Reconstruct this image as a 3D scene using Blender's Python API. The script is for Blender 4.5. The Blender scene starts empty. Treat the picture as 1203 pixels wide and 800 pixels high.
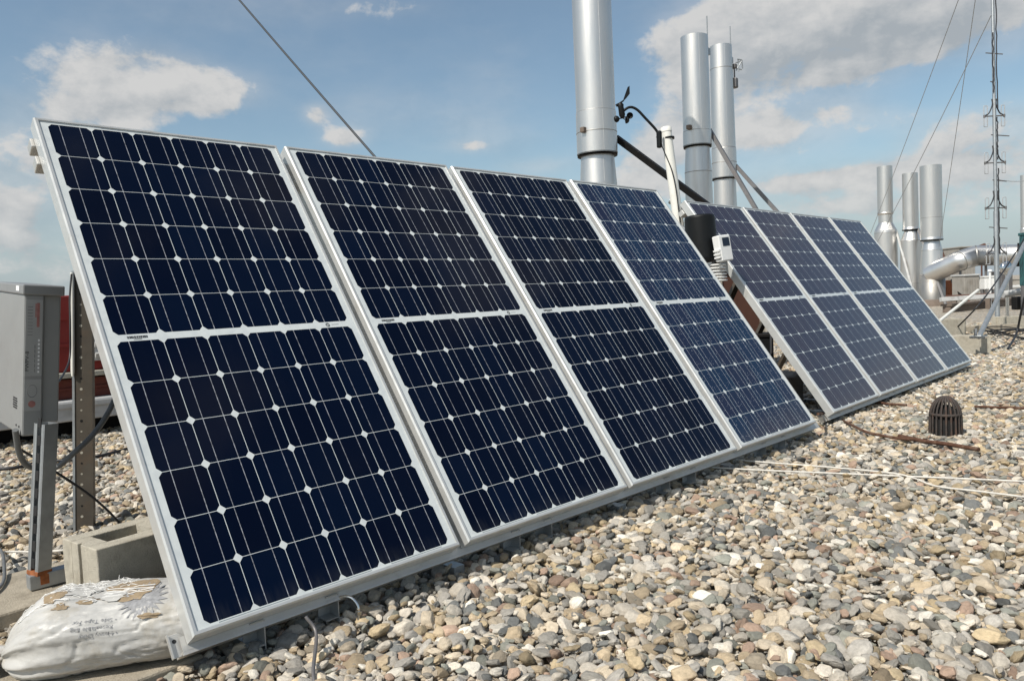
import bpy, bmesh, math, random
import numpy as np
from mathutils import Vector, Matrix, Euler, noise as mnoise
random.seed(7); RNG = np.random.default_rng(11)
PI = math.pi
sc = bpy.context.scene
COL = sc.collection

# ------------------------------------------------------------------ camera
FPX, CX, CY, CAMH = 899.9, 601.5, 400.0, 0.80
YAW, PITCH, ROLL = 0.784, -0.056, -0.046
_f = Vector((math.sin(YAW)*math.cos(PITCH), math.cos(YAW)*math.cos(PITCH), math.sin(PITCH)))
_r = Vector((math.cos(YAW), -math.sin(YAW), 0)); _u = _r.cross(_f)
CR = _r*math.cos(ROLL)+_u*math.sin(ROLL); CU = -_r*math.sin(ROLL)+_u*math.cos(ROLL); CF = _f
CAMP = Vector((0, 0, CAMH))
cam = bpy.data.objects.new('camera', bpy.data.cameras.new('camera')); COL.objects.link(cam)
cam.matrix_world = Matrix(((CR.x, CU.x, -CF.x, 0), (CR.y, CU.y, -CF.y, 0), (CR.z, CU.z, -CF.z, CAMH), (0, 0, 0, 1)))
cam.data.sensor_width = 36; cam.data.lens = FPX/1203*36
cam.data.clip_start = 0.05; cam.data.clip_end = 3000
sc.camera = cam
def ray(x, y): return CR*((x-CX)/FPX)-CU*((y-CY)/FPX)+CF
def G(x, y, z=0.0):
    d = ray(x, y); return CAMP+d*((z-CAMH)/d.z)
def D(x, y, dep): return CAMP+ray(x, y)*dep
def PX(p):
    q = Vector(p)-CAMP; z = q.dot(CF); return CX+FPX*q.dot(CR)/z, CY-FPX*q.dot(CU)/z, z

# ------------------------------------------------------------------ sun, sky, exposure
SUN_EL, SUN_AZ = 50.0, 268.0          # azimuth clockwise from +Y
sun = bpy.data.objects.new('sun', bpy.data.lights.new('sun', 'SUN')); COL.objects.link(sun)
sun.data.energy = 4.0; sun.data.angle = math.radians(0.55); sun.data.color = (1.0, 0.95, 0.87)
e, a = math.radians(SUN_EL), math.radians(SUN_AZ)
sd = Vector((math.sin(a)*math.cos(e), math.cos(a)*math.cos(e), math.sin(e)))
sun.rotation_euler = sd.to_track_quat('Z', 'Y').to_euler(); sun.location = sd*30
sc.view_settings.view_transform = 'Standard'; sc.view_settings.look = 'None'
sc.view_settings.exposure = 0.2; sc.view_settings.gamma = 1.0; sc.view_settings.use_curve_mapping = False
sc.cycles.max_bounces = 8; sc.cycles.use_denoising = True
SKY_STRENGTH = 0.085

class NT:
    """small helper to write node trees"""
    def __init__(s, nt): s.nt = nt; s.n = nt.nodes; s.l = nt.links
    def new(s, t, **k):
        o = s.n.new(t)
        for q, v in k.items(): setattr(o, q, v)
        return o
    def put(s, sock, v):
        if hasattr(v, 'is_output') or isinstance(v, bpy.types.NodeSocket): s.l.new(v, sock)
        elif v is not None: sock.default_value = v
    def m(s, op, a, b=None, c=None, clamp=False):
        o = s.new('ShaderNodeMath', operation=op); o.use_clamp = clamp
        s.put(o.inputs[0], a)
        if b is not None: s.put(o.inputs[1], b)
        if c is not None: s.put(o.inputs[2], c)
        return o.outputs[0]
    def vm(s, op, a, b=None):
        o = s.new('ShaderNodeVectorMath', operation=op); s.put(o.inputs[0], a)
        if b is not None: s.put(o.inputs[1], b)
        return o.outputs['Value'] if op in ('DOT_PRODUCT', 'LENGTH') else o.outputs[0]
    def mix(s, f, a, b, mode='MIX'):
        o = s.new('ShaderNodeMix', data_type='RGBA', blend_type=mode)
        s.put(o.inputs[0], f); s.put(o.inputs[6], a); s.put(o.inputs[7], b); return o.outputs[2]
    def noise(s, vec, scale, detail=4, rough=.55, out='Fac', dist=0.0):
        o = s.new('ShaderNodeTexNoise'); s.put(o.inputs['Vector'], vec)
        o.inputs['Scale'].default_value = scale; o.inputs['Detail'].default_value = detail
        o.inputs['Roughness'].default_value = rough; o.inputs['Distortion'].default_value = dist
        return o.outputs[out]
    def ss(s, v, lo, hi, a=0.0, b=1.0, t='SMOOTHSTEP'):
        o = s.new('ShaderNodeMapRange', interpolation_type=t); s.put(o.inputs[0], v)
        o.inputs[1].default_value = lo; o.inputs[2].default_value = hi
        o.inputs[3].default_value = a; o.inputs[4].default_value = b; return o.outputs[0]
def c4(c): return (c[0], c[1], c[2], 1.0)

w = bpy.data.worlds.new('World'); sc.world = w; w.use_nodes = True
T = NT(w.node_tree); T.n.clear()
sky = T.new('ShaderNodeTexSky', sky_type='NISHITA'); sky.sun_disc = False
sky.sun_elevation = e; sky.sun_rotation = a
sky.air_density = 1.0; sky.dust_density = 1.5; sky.ozone_density = 1.2; sky.altitude = 200
tc = T.new('ShaderNodeTexCoord'); dirv = T.vm('NORMALIZE', tc.outputs['Generated'])
sep = T.new('ShaderNodeSeparateXYZ'); T.put(sep.inputs[0], dirv)
az = T.m('ARCTAN2', sep.outputs[0], sep.outputs[1]); el = T.m('ARCSINE', sep.outputs[2])
cmb = T.new('ShaderNodeCombineXYZ'); T.put(cmb.inputs[0], az); T.put(cmb.inputs[1], el)
ae = cmb.outputs[0]
def azel(x, y):
    d = ray(x, y).normalized(); return math.atan2(d.x, d.y), math.asin(d.z)
def blobs(lst):
    tot = None
    for (x, y, sx, sy, amp) in lst:       # where each cloud bank stands in the sky, and its angular size
        A, E = azel(x, y)
        d = T.vm('SUBTRACT', ae, (A, E, 0)); d = T.vm('MULTIPLY', d, (FPX/sx, FPX/sy, 0))
        g = T.m('POWER', math.e, T.m('MULTIPLY', T.vm('DOT_PRODUCT', d, d), -1.0))
        g = T.m('MULTIPLY', g, amp)
        tot = g if tot is None else T.m('ADD', tot, g)
    return tot
cover = blobs([(160, 90, 72, 30, 1.2), (235, 104, 70, 22, .95), (110, 130, 55, 22, .75), (15, 185, 45, 50, .85), (15, 265, 80, 80, .6),
               (372, 135, 15, 11, .95), (408, 161, 26, 13, .95), (450, 8, 110, 16, .42), (550, 172, 26, 8, .55), (640, 195, 50, 10, .6),
               (845, 60, 62, 52, .95), (930, 32, 110, 46, 1.1), (1050, 18, 120, 42, 1.0), (1160, 5, 80, 30, .6), (985, 75, 90, 28, .7),
               (820, 150, 52, 26, .85), (905, 158, 50, 24, .85), (770, 188, 52, 26, .75), (985, 132, 50, 16, .6), (1055, 140, 40, 14, .45),
               (940, 214, 90, 14, .75), (745, 218, 60, 16, .6), (1030, 205, 60, 12, .5), (870, 250, 120, 14, .4),
               (1165, 150, 62, 30, .95), (1115, 188, 56, 24, .75), (1195, 205, 50, 36, .7), (1060, 245, 90, 16, .45)])
fq = T.vm('MULTIPLY', ae, (1, 1.45, 1))
def puff(vec):
    big = T.noise(vec, 5.5, 9, .56); small = T.noise(vec, 21.0, 8, .6, dist=.25)
    return T.m('ADD', T.m('MULTIPLY', T.m('SUBTRACT', big, .5), 3.6), T.m('MULTIPLY', T.m('SUBTRACT', small, .5), 1.9))
p0 = puff(fq); p1 = puff(T.vm('ADD', fq, (-.016, .024, 0)))       # second sample a little towards the sun
warp2 = T.noise(T.vm('MULTIPLY', ae, (1, 2.2, 1)), 3.0, 5, .55)
# away from the banks in view the rest of the sky carries scattered fair-weather clouds
rest = T.ss(T.m('ABSOLUTE', T.m('SUBTRACT', az, YAW)), 0.62, 1.1)
rest = T.m('MULTIPLY', rest, T.ss(warp2, .46, .62))
base = T.m('ADD', T.m('MINIMUM', T.m('MULTIPLY', cover, 1.25), 1.15), T.m('MULTIPLY', rest, .8))
dens = T.m('ADD', base, T.m('MULTIPLY', p0, T.ss(base, .0, .5, .35, 1.0)))
cmask = T.m('MULTIPLY', T.ss(dens, .30, 1.02), .95)
veil = T.m('MULTIPLY', T.ss(T.m('ADD', T.m('MULTIPLY', cover, .8), T.m('MULTIPLY', T.m('SUBTRACT', warp2, .45), 2.0)), .0, 1.0, .10, 1.0), .50)
cmask = T.m('MAXIMUM', cmask, veil)
relief = T.m('ADD', T.m('MULTIPLY', T.m('SUBTRACT', p1, p0), .75), T.m('MULTIPLY', T.m('SUBTRACT', T.noise(fq, 9.0, 6, .6), .5), .9))
dark = blobs([(985, 58, 130, 46, .52), (1110, 36, 120, 34, .38), (900, 90, 60, 22, .25), (170, 135, 130, 16, .35), (20, 265, 70, 70, .35), (900, 235, 130, 14, .3), (1160, 180, 60, 14, .25)])
shade = T.m('ADD', T.m('ADD', relief, .20), T.m('MULTIPLY', dark, .78), clamp=True)
CLOUD_LIT, CLOUD_SHADE = (6.7, 6.65, 6.55), (4.0, 4.35, 4.65)
ccol = T.mix(shade, c4(CLOUD_LIT), c4(CLOUD_SHADE))
blue = T.mix(1.0, sky.outputs[0], c4((1.25, 1.32, 1.22)), 'MULTIPLY')
lowveil = T.m('MULTIPLY', T.ss(el, .20, -.02), .80)          # pale summer haze low over the horizon
blue = T.mix(lowveil, blue, c4((4.0, 4.7, 5.5)))
skyc = T.mix(T.m('MULTIPLY', cmask, T.ss(el, -.02, .14, .55, 1.0)), blue, ccol)
bg = T.new('ShaderNodeBackground'); T.put(bg.inputs[0], skyc); bg.inputs[1].default_value = SKY_STRENGTH
wo = T.new('ShaderNodeOutputWorld'); T.l.new(bg.outputs[0], wo.inputs[0])

# ------------------------------------------------------------------ materials
def mat(name, base, rough=.6, metal=0.0, var=.12, vscale=9.0, bump=0.0, bscale=60.0, dirt=None, dscale=4.0, damt=.5, spec=.5, stretch=(1, 1, 1), rvar=.15):
    m = bpy.data.materials.new(name); m.use_nodes = True
    t = NT(m.node_tree); b = t.n['Principled BSDF']
    co = t.new('ShaderNodeTexCoord').outputs['Object']
    co2 = t.vm('MULTIPLY', co, stretch)
    n = t.noise(co2, vscale, 6, .6)
    k = t.ss(n, .3, .7, 1-var, 1+var, 'LINEAR')
    hs = t.new('ShaderNodeHueSaturation'); hs.inputs['Color'].default_value = c4(base); t.put(hs.inputs['Value'], k)
    c = hs.outputs[0]
    if dirt:
        d = t.ss(t.noise(co2, dscale, 8, .68), .5, .66)
        c = t.mix(t.m('MULTIPLY', d, damt), c, c4(dirt))
    t.put(b.inputs['Base Color'], c)
    t.put(b.inputs['Roughness'], t.ss(t.noise(co2, vscale*2.3, 5, .6), .3, .7, max(.02, rough-rvar*.5), min(1, rough+rvar*.5), 'LINEAR'))
    b.inputs['Metallic'].default_value = metal; b.inputs['Specular IOR Level'].default_value = spec
    if bump:
        bp = t.new('ShaderNodeBump'); bp.inputs['Strength'].default_value = bump; bp.inputs['Distance'].default_value = .004
        t.put(bp.inputs['Height'], t.noise(co, bscale, 6, .65)); t.put(b.inputs['Normal'], bp.outputs[0])
    return m
M = {}
M['alu'] = mat('anodised_aluminium', (.55, .555, .54), .36, .35, .06, 9, dirt=(.40, .385, .34), dscale=11, damt=.4)
M['rail'] = mat('mill_aluminium', (.55, .54, .51), .42, .5, .06, 6, dirt=(.34, .31, .26), dscale=6, damt=.35)
M['galv'] = mat('galvanised_steel', (.36, .38, .39), .45, .6, .14, 22, dirt=(.30, .31, .30), dscale=12, damt=.4)
M['galvbrown'] = mat('weathered_perforated_steel', (.085, .072, .056), .55, .35, .18, 10, dirt=(.12, .08, .05), dscale=9, damt=.5)
M['steel'] = mat('stack_sheet_steel', (.66, .648, .625), .43, .92, .035, 1.6, dirt=(.53, .51, .48), dscale=1.8, damt=.2, stretch=(3, 3, .35), rvar=.12)
M['steel2'] = mat('duct_sheet_steel', (.68, .67, .65), .36, .9, .04, 1.5, dirt=(.55, .5, .45), dscale=2.2, damt=.25, rvar=.1)
M['dullsteel'] = mat('dull_sheet_steel', (.34, .33, .31), .5, .75, .1, 2, dirt=(.22, .17, .12), dscale=2.5, damt=.4)
M['chrome'] = mat('zinc_hardware', (.66, .66, .65), .22, 1.0, .1, 60)
M['dark'] = mat('black_plastic', (.006, .007, .0075), .5, 0, .2, 20, spec=.25)
M['rubber'] = mat('cable_rubber', (.018, .018, .02), .5, 0, .3, 30)
M['greycable'] = mat('grey_cable', (.13, .135, .135), .45, 0, .15, 30)
M['blackiron'] = mat('black_painted_iron', (.005, .005, .005), .6, .0, .25, 8, dirt=(.015, .009, .006), dscale=5, damt=.3, spec=.25)
M['brace'] = mat('painted_brace_steel', (.17, .165, .165), .5, .4, .15, 8, dirt=(.13, .09, .07), dscale=4, damt=.4)
M['castiron'] = mat('rusty_cast_iron', (.055, .045, .04), .75, .15, .3, 30, bump=.5, bscale=220, dirt=(.12, .06, .035), dscale=26, damt=.6)
M['rust'] = mat('rusted_rod', (.09, .04, .022), .85, .1, .35, 40, bump=.4, bscale=250, dirt=(.2, .15, .11), dscale=20, damt=.5)
M['rustpatch'] = mat('rust_bloom', (.27, .09, .03), .9, 0, .35, 60)
M['pvc'] = mat('white_pvc', (.76, .75, .69), .4, 0, .05, 8, dirt=(.5, .46, .38), dscale=8, damt=.25)
M['whiteplastic'] = mat('white_plastic', (.78, .78, .76), .45, 0, .04, 12)
M['cord'] = mat('white_cord', (.62, .59, .53), .8, 0, .18, 60)
M['wirecable'] = mat('guy_wire_steel', (.06, .065, .07), .5, .5, .1, 10)
M['farwire'] = mat('stay_wire_steel', (.40, .41, .42), .6, .0, .1, 10)
M['grey'] = mat('inverter_grey_paint', (.27, .275, .27), .48, .1, .04, 6, bump=.06, bscale=500, dirt=(.2, .2, .19), dscale=6, damt=.2)
M['greycap'] = mat('inverter_lid_paint', (.235, .24, .24), .5, .1, .05, 6)
M['sticker'] = mat('silver_sticker', (.36, .365, .36), .35, .2, .05, 20)
M['stickerdark'] = mat('grey_print', (.16, .165, .165), .5, 0, .1, 40)
M['white'] = mat('white_print', (.8, .8, .8), .5, 0, .03, 20)
M['black'] = mat('black_print', (.015, .015, .016), .5, 0, .1, 20)
M['redprint'] = mat('red_print', (.32, .14, .125), .5, 0, .25, 60)
M['cmu'] = mat('concrete_block', (.45, .415, .34), .95, 0, .13, 30, bump=.9, bscale=260, dirt=(.28, .245, .19), dscale=14, damt=.45, spec=.2)
M['paver'] = mat('concrete_paver', (.37, .325, .255), .95, 0, .16, 22, bump=1.0, bscale=170, dirt=(.2, .175, .135), dscale=9, damt=.55, spec=.2)
M['bag'] = mat('white_bag_plastic', (.46, .45, .425), .42, 0, .09, 14, bump=.25, bscale=110, dirt=(.31, .27, .20), dscale=8, damt=.55)
M['bagprint'] = mat('grey_bag_print', (.27, .27, .275), .6, 0, .25, 120)
M['sand'] = mat('packed_sand', (.31, .235, .15), .95, 0, .2, 60, bump=.6, bscale=400)
M['thread'] = mat('white_plastic_thread', (.8, .79, .76), .5, 0, .03, 30)
M['redunit'] = mat('red_painted_steel', (.23, .022, .016), .5, .1, .15, 6, dirt=(.1, .02, .014), dscale=3, damt=.4)
M['darkred'] = mat('dark_red_oxide', (.12, .026, .015), .7, .1, .2, 8)
M['beige'] = mat('beige_painted_timber', (.36, .34, .28), .75, 0, .1, 9, dirt=(.22, .2, .16), dscale=5, damt=.4)
M['beam'] = mat('weathered_white_beam', (.46, .46, .45), .7, 0, .1, 7, dirt=(.26, .25, .23), dscale=5, damt=.5, stretch=(.4, 1, 1))
M['dark_fill'] = mat('flat_black_fill', (.012, .012, .012), .9, 0, .3, 10)
M['timber'] = mat('brown_timber', (.095, .042, .028), .8, 0, .2, 8, dirt=(.07, .04, .03), dscale=4, damt=.5, stretch=(1, 1, .3))
M['clay'] = mat('orange_clay', (.36, .13, .06), .9, 0, .25, 20, bump=.5, bscale=150)
M['teal'] = mat('teal_enamel', (.03, .115, .12), .45, .1, .12, 5)
M['stonegrey'] = mat('grey_concrete', (.3, .28, .25), .95, 0, .12, 12, bump=.5, bscale=60, dirt=(.16, .14, .11), dscale=3, damt=.5)
M['felt'] = mat('roof_curb_felt', (.16, .125, .10), .9, 0, .2, 6, dirt=(.07, .05, .04), dscale=3, damt=.5)
M['solarcell'] = mat('small_solar_cell', (.01, .015, .03), .2, 0, .1, 20)
M['backsheet'] = mat('white_backsheet', (.7, .7, .7), .6, 0, .03, 4)
M['haze_blue'] = mat('far_grey_cladding', (.33, .35, .37), .8, 0, .08, 1)

# module face: 6 x 12 pseudo-square cells under glass
MW, MH, MD = .766, 1.575, .046
PXC, PYC, MX, TOPM, GAPM = .1171, .1265, .0316, .0200, .020
def cell_material(name, cellcol, varcol, varamt, speck=0.0, bus=(.34, .35, .38), rough=.09, ior=1.22, dusty=.002):
    m = bpy.data.materials.new(name); m.use_nodes = True
    t = NT(m.node_tree); b = t.n['Principled BSDF']
    tcn = t.new('ShaderNodeTexCoord'); co = tcn.outputs['Object']
    sp = t.new('ShaderNodeSeparateXYZ'); t.put(sp.inputs[0], co)
    u, v = sp.outputs[0], sp.outputs[1]
    tv = t.m('SUBTRACT', MH-TOPM, v)                       # down from the first row
    low = t.m('GREATER_THAN', tv, 6*PYC+GAPM/2)
    tv2 = t.m('SUBTRACT', tv, t.m('MULTIPLY', low, GAPM))
    cu = t.m('DIVIDE', t.m('SUBTRACT', u, MX), PXC); cv = t.m('DIVIDE', tv2, PYC)
    fu = t.m('ABSOLUTE', t.m('SUBTRACT', t.m('FRACT', cu), .5)); fv = t.m('ABSOLUTE', t.m('SUBTRACT', t.m('FRACT', cv), .5))
    inside = t.m('MULTIPLY', t.m('LESS_THAN', fu, .5-.0008/PXC), t.m('LESS_THAN', fv, .5-.0007/PYC))
    inside = t.m('MULTIPLY', inside, t.m('LESS_THAN', t.m('ADD', fu, fv), 1.0-.105))
    inside = t.m('MULTIPLY', inside, t.m('MULTIPLY', t.m('GREATER_THAN', cu, 0.0), t.m('LESS_THAN', cu, 6.0)))
    blk = t.m('MULTIPLY', t.m('GREATER_THAN', cv, 0.0), t.m('LESS_THAN', cv, 12.0))
    midgap = t.m('MULTIPLY', t.m('GREATER_THAN', tv, 6*PYC), t.m('LESS_THAN', tv, 6*PYC+GAPM))
    inside = t.m('MULTIPLY', inside, t.m('MULTIPLY', blk, t.m('SUBTRACT', 1.0, midgap)))
    busm = t.m('LESS_THAN', t.m('ABSOLUTE', t.m('SUBTRACT', fu, .235)), .0009/PXC)
    ci = t.new('ShaderNodeCombineXYZ'); t.put(ci.inputs[0], t.m('FLOOR', cu)); t.put(ci.inputs[1], t.m('FLOOR', cv))
    oi = t.new('ShaderNodeObjectInfo'); t.put(ci.inputs[2], t.m('MULTIPLY', oi.outputs['Random'], 91.0))
    wn = t.new('ShaderNodeTexWhiteNoise'); t.put(wn.inputs[0], ci.outputs[0])
    cell = t.mix(t.m('MULTIPLY', wn.outputs['Value'], varamt), c4(cellcol), c4(varcol))
    # cell edge a touch more blue-green, as the coating thins out there
    edge = t.ss(t.m('MAXIMUM', fu, fv), .40, .5)
    cell = t.mix(t.m('MULTIPLY', edge, .5), cell, c4((cellcol[0]*.8, cellcol[1]*1.7, cellcol[2]*1.25)))
    # bus bar solder wanders in brightness
    busn = t.ss(t.noise(t.vm('MULTIPLY', co, (8, 55, 1)), 1.0, 3, .7), .35, .65, .45, 1.2, 'LINEAR')
    hb = t.new('ShaderNodeHueSaturation'); hb.inputs['Color'].default_value = c4(bus); t.put(hb.inputs['Value'], busn)
    c = t.mix(busm, cell, hb.outputs[0])
    if speck:
        vo = t.new('ShaderNodeTexVoronoi'); t.put(vo.inputs['Vector'], co); vo.inputs['Scale'].default_value = 95
        sk = t.m('LESS_THAN', vo.outputs['Distance'], .17)
        sk = t.m('MULTIPLY', sk, t.m('GREATER_THAN', t.noise(t.vm('MULTIPLY', co, (1, .25, 1)), 90, 2, .5), .60-.1*speck))
        c = t.mix(t.m('MULTIPLY', sk, .8), c, c4((.42, .45, .5)))
    sheet = t.mix(t.ss(t.noise(co, 30, 4), .4, .7), c4((.60, .63, .62)), c4((.54, .57, .57)))
    # connecting ribbons along the top and the bottom edge
    bot = t.m('SUBTRACT', tv2, 12*PYC)
    rb = t.m('MULTIPLY', t.m('GREATER_THAN', bot, .0016), t.m('LESS_THAN', bot, .0042))
    tp = t.m('MULTIPLY', t.m('GREATER_THAN', tv, -.0062), t.m('LESS_THAN', tv, -.0036))
    seg = t.m('FRACT', t.m('MULTIPLY', cu, .5)); segt = t.m('FRACT', t.m('MULTIPLY', t.m('ADD', cu, 1.0), .5))
    rb = t.m('MULTIPLY', rb, t.m('MULTIPLY', t.m('GREATER_THAN', seg, .13), t.m('LESS_THAN', seg, .87)))
    tp = t.m('MULTIPLY', tp, t.m('MULTIPLY', t.m('GREATER_THAN', segt, .13), t.m('LESS_THAN', segt, .87)))
    sheet = t.mix(t.m('MAXIMUM', rb, tp), sheet, c4((.24, .27, .28)))
    c = t.mix(inside, sheet, c)
    # thin film of dust on the glass, thicker towards the lower lip where rain leaves it
    dust = t.m('MULTIPLY', t.ss(t.noise(co, 5, 6, .65), .35, .8), dusty)
    dust = t.m('ADD', dust, t.m('MULTIPLY', t.ss(t.noise(t.vm('MULTIPLY', co, (3, .5, 1)), 12, 5, .7), .52, .8), dusty*1.2))
    dust = t.m('ADD', dust, t.m('MULTIPLY', t.m('MULTIPLY', t.ss(v, .07, .012), t.ss(t.noise(t.vm('MULTIPLY', co, (2.5, .4, 1)), 9, 5, .7), .35, .7)), .035))
    c = t.mix(dust, c, c4((.44, .45, .44)))
    t.put(b.inputs['Base Color'], c)
    t.put(b.inputs['Roughness'], t.ss(t.noise(co, 14, 5, .6), .3, .7, rough*.8, rough*1.5, 'LINEAR'))
    b.inputs['IOR'].default_value = ior
    return m
CELL_NEAR = cell_material('module_face_dark_navy', (.0006, .0024, .0110), (.0010, .0048, .0185), .9)
CELL_BLUE = cell_material('module_face_speckled_blue', (.004, .018, .050), (.010, .012, .036), .9, speck=1.0, bus=(.5, .52, .55), ior=1.36, dusty=.006)
CELL_FAR = cell_material('module_face_sky_tinted', (.021, .014, .029), (.028, .018, .031), 1.0, bus=(.13, .14, .16), rough=.14, ior=1.42, dusty=.006)  # violet in the base colour stands in for sky reflected at grazing angle

# ------------------------------------------------------------------ mesh helpers
class MB:
    def __init__(s): s.bm = bmesh.new(); s.mi = 0
    def _fin(s, vs, faces, smooth):
        for f in faces: f.smooth = smooth; f.material_index = s.mi
    def box(s, c, size, rot=None, bevel=0.0):
        r = bmesh.ops.create_cube(s.bm, size=1.0); vs = r['verts']
        bmesh.ops.scale(s.bm, vec=Vector(size), verts=vs)
        fs = {f for v in vs for f in v.link_faces}
        if bevel:
            es = {e for v in vs for e in v.link_edges}
            rr = bmesh.ops.bevel(s.bm, geom=list(es), offset=bevel, segments=2, affect='EDGES', profile=.5)
            vs = list({v for f in rr['faces'] for v in f.verts} | {v for v in vs if v.is_valid})
            fs = {f for v in vs for f in v.link_faces}
        mt = Matrix.Translation(Vector(c)) @ (rot.to_4x4() if rot is not None else Matrix())
        bmesh.ops.transform(s.bm, matrix=mt, verts=vs)
        s._fin(vs, fs, False); return vs
    def tube(s, pts, r, seg=10, cap=True, smooth=True, closed=False):
        pts = [Vector(p) for p in pts]; n = len(pts)
        rs = r if isinstance(r, (list, tuple)) else [r]*n
        rings = []; prev = None
        for i, p in enumerate(pts):
            if closed: tdir = (pts[(i+1) % n]-pts[i-1]).normalized()
            else: tdir = (pts[min(i+1, n-1)]-pts[max(i-1, 0)]).normalized()
            if prev is None:
                x = tdir.orthogonal().normalized()
            else:
                x = (prev-tdir*prev.dot(tdir)).normalized()
            prev = x; y = tdir.cross(x)
            rings.append([s.bm.verts.new(p+(x*math.cos(2*PI*k/seg)+y*math.sin(2*PI*k/seg))*rs[i]) for k in range(seg)])
        fs = []
        for i in range(n if closed else n-1):
            a_, b_ = rings[i], rings[(i+1) % n]
            for k in range(seg): fs.append(s.bm.faces.new((a_[k], a_[(k+1) % seg], b_[(k+1) % seg], b_[k])))
        s._fin(None, fs, smooth)
        if cap and not closed:
            s._fin(None, [s.bm.faces.new([s.bm.verts.new(v.co) for v in reversed(rings[0])]), s.bm.faces.new([s.bm.verts.new(v.co) for v in rings[-1]])], False)
    def lathe(s, base, axis, prof, seg=48, smooth=True, cap0=True, cap1=True):
        """prof: list of (radius, distance along axis); repeated points give a hard edge"""
        ax = Vector(axis).normalized(); x = ax.orthogonal().normalized(); y = ax.cross(x); base = Vector(base)
        rings = [[s.bm.verts.new(base+ax*h+(x*math.cos(2*PI*k/seg)+y*math.sin(2*PI*k/seg))*max(r, 1e-4)) for k in range(seg)] for r, h in prof]
        fs = []
        for i in range(len(prof)-1):
            if (Vector(prof[i])-Vector(prof[i+1])).length < 1e-7: continue
            for k in range(seg): fs.append(s.bm.faces.new((rings[i][k], rings[i][(k+1) % seg], rings[i+1][(k+1) % seg], rings[i+1][k])))
        s._fin(None, fs, smooth)
        if cap0: s._fin(None, [s.bm.faces.new([s.bm.verts.new(v.co) for v in reversed(rings[0])])], False)
        if cap1: s._fin(None, [s.bm.faces.new([s.bm.verts.new(v.co) for v in rings[-1]])], False)
    def prism(s, poly, o, ex, ey, ez, depth, smooth=False):
        o, ex, ey, ez = Vector(o), Vector(ex), Vector(ey), Vector(ez)
        a_ = [s.bm.verts.new(o+ex*p[0]+ey*p[1]) for p in poly]; b_ = [s.bm.verts.new(v.co+ez*depth) for v in a_]
        n = len(poly); fs = [s.bm.faces.new(list(reversed(a_))), s.bm.faces.new(b_)]
        for i in range(n): fs.append(s.bm.faces.new((a_[i], a_[(i+1) % n], b_[(i+1) % n], b_[i])))
        s._fin(None, fs, smooth)
    def grid(s, P, smooth=True, wrap_u=False):
        V = [[s.bm.verts.new(p) for p in row] for row in P]; fs = []
        for i in range(len(V)-1):
            m = len(V[i])
            for k in range(m if wrap_u else m-1): fs.append(s.bm.faces.new((V[i][k], V[i][(k+1) % m], V[i+1][(k+1) % m], V[i+1][k])))
        s._fin(None, fs, smooth); return V
    def build(s, name, mats, root=None, parent=None, origin=None):
        """one mesh object; world-space geometry is shifted to the origin of its thing"""
        bmesh.ops.recalc_face_normals(s.bm, faces=s.bm.faces)
        off = Vector(origin) if origin is not None else (Vector(root.location) if root is not None else Vector((0, 0, 0)))
        if off.length: bmesh.ops.translate(s.bm, vec=-off, verts=s.bm.verts)
        me = bpy.data.meshes.new(name); s.bm.to_mesh(me); s.bm.free()
        for m in (mats if isinstance(mats, (list, tuple)) else [mats]): me.materials.append(m)
        o = bpy.data.objects.new(name, me); COL.objects.link(o)
        if root is None: o.location = off
        else: o.parent = parent or root
        return o
def tag(o, label=None, cat=None, group=None, kind=None):
    if label: o['label'] = label
    if cat: o['category'] = cat
    if group: o['group'] = group
    if kind: o['kind'] = kind
    return o
def thing(name, loc, label, cat, group=None):
    o = bpy.data.objects.new(name, None); COL.objects.link(o); o.location = loc; o.empty_display_size = .1
    return tag(o, label, cat, group)
def curve_pts(pts, n=8):
    """Catmull-Rom through the points"""
    P = [Vector(p) for p in pts]; P = [P[0]*2-P[1]]+P+[P[-1]*2-P[-2]]; out = []
    for i in range(1, len(P)-2):
        for k in range(n):
            t = k/n; a_, b_, c_, d_ = P[i-1], P[i], P[i+1], P[i+2]
            out.append(.5*((2*b_)+(c_-a_)*t+(2*a_-5*b_+4*c_-d_)*t*t+(3*b_-a_-3*c_+d_)*t**3))
    out.append(P[-2]); return out
def text_mesh(txt, size):
    """outline text as a flat mesh: list of verts (x, y) and faces"""
    cu = bpy.data.curves.new('lettering', 'FONT'); cu.body = txt; cu.size = size; cu.resolution_u = 2
    ob = bpy.data.objects.new('lettering', cu); COL.objects.link(ob)
    dg = bpy.context.evaluated_depsgraph_get(); me = bpy.data.meshes.new_from_object(ob.evaluated_get(dg))
    vs = [(v.co.x, v.co.y) for v in me.vertices]; fs = [tuple(p.vertices) for p in me.polygons]
    bpy.data.objects.remove(ob); bpy.data.curves.remove(cu); bpy.data.meshes.remove(me)
    return vs, fs
def put_text(mb, txt, size, fn):
    vs, fs = text_mesh(txt, size); V = [mb.bm.verts.new(fn(x, y)) for x, y in vs]
    for f in fs:
        try:
            q = mb.bm.faces.new([V[i] for i in f]); q.material_index = mb.mi
        except ValueError: pass
    return max(v[0] for v in vs)

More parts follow.
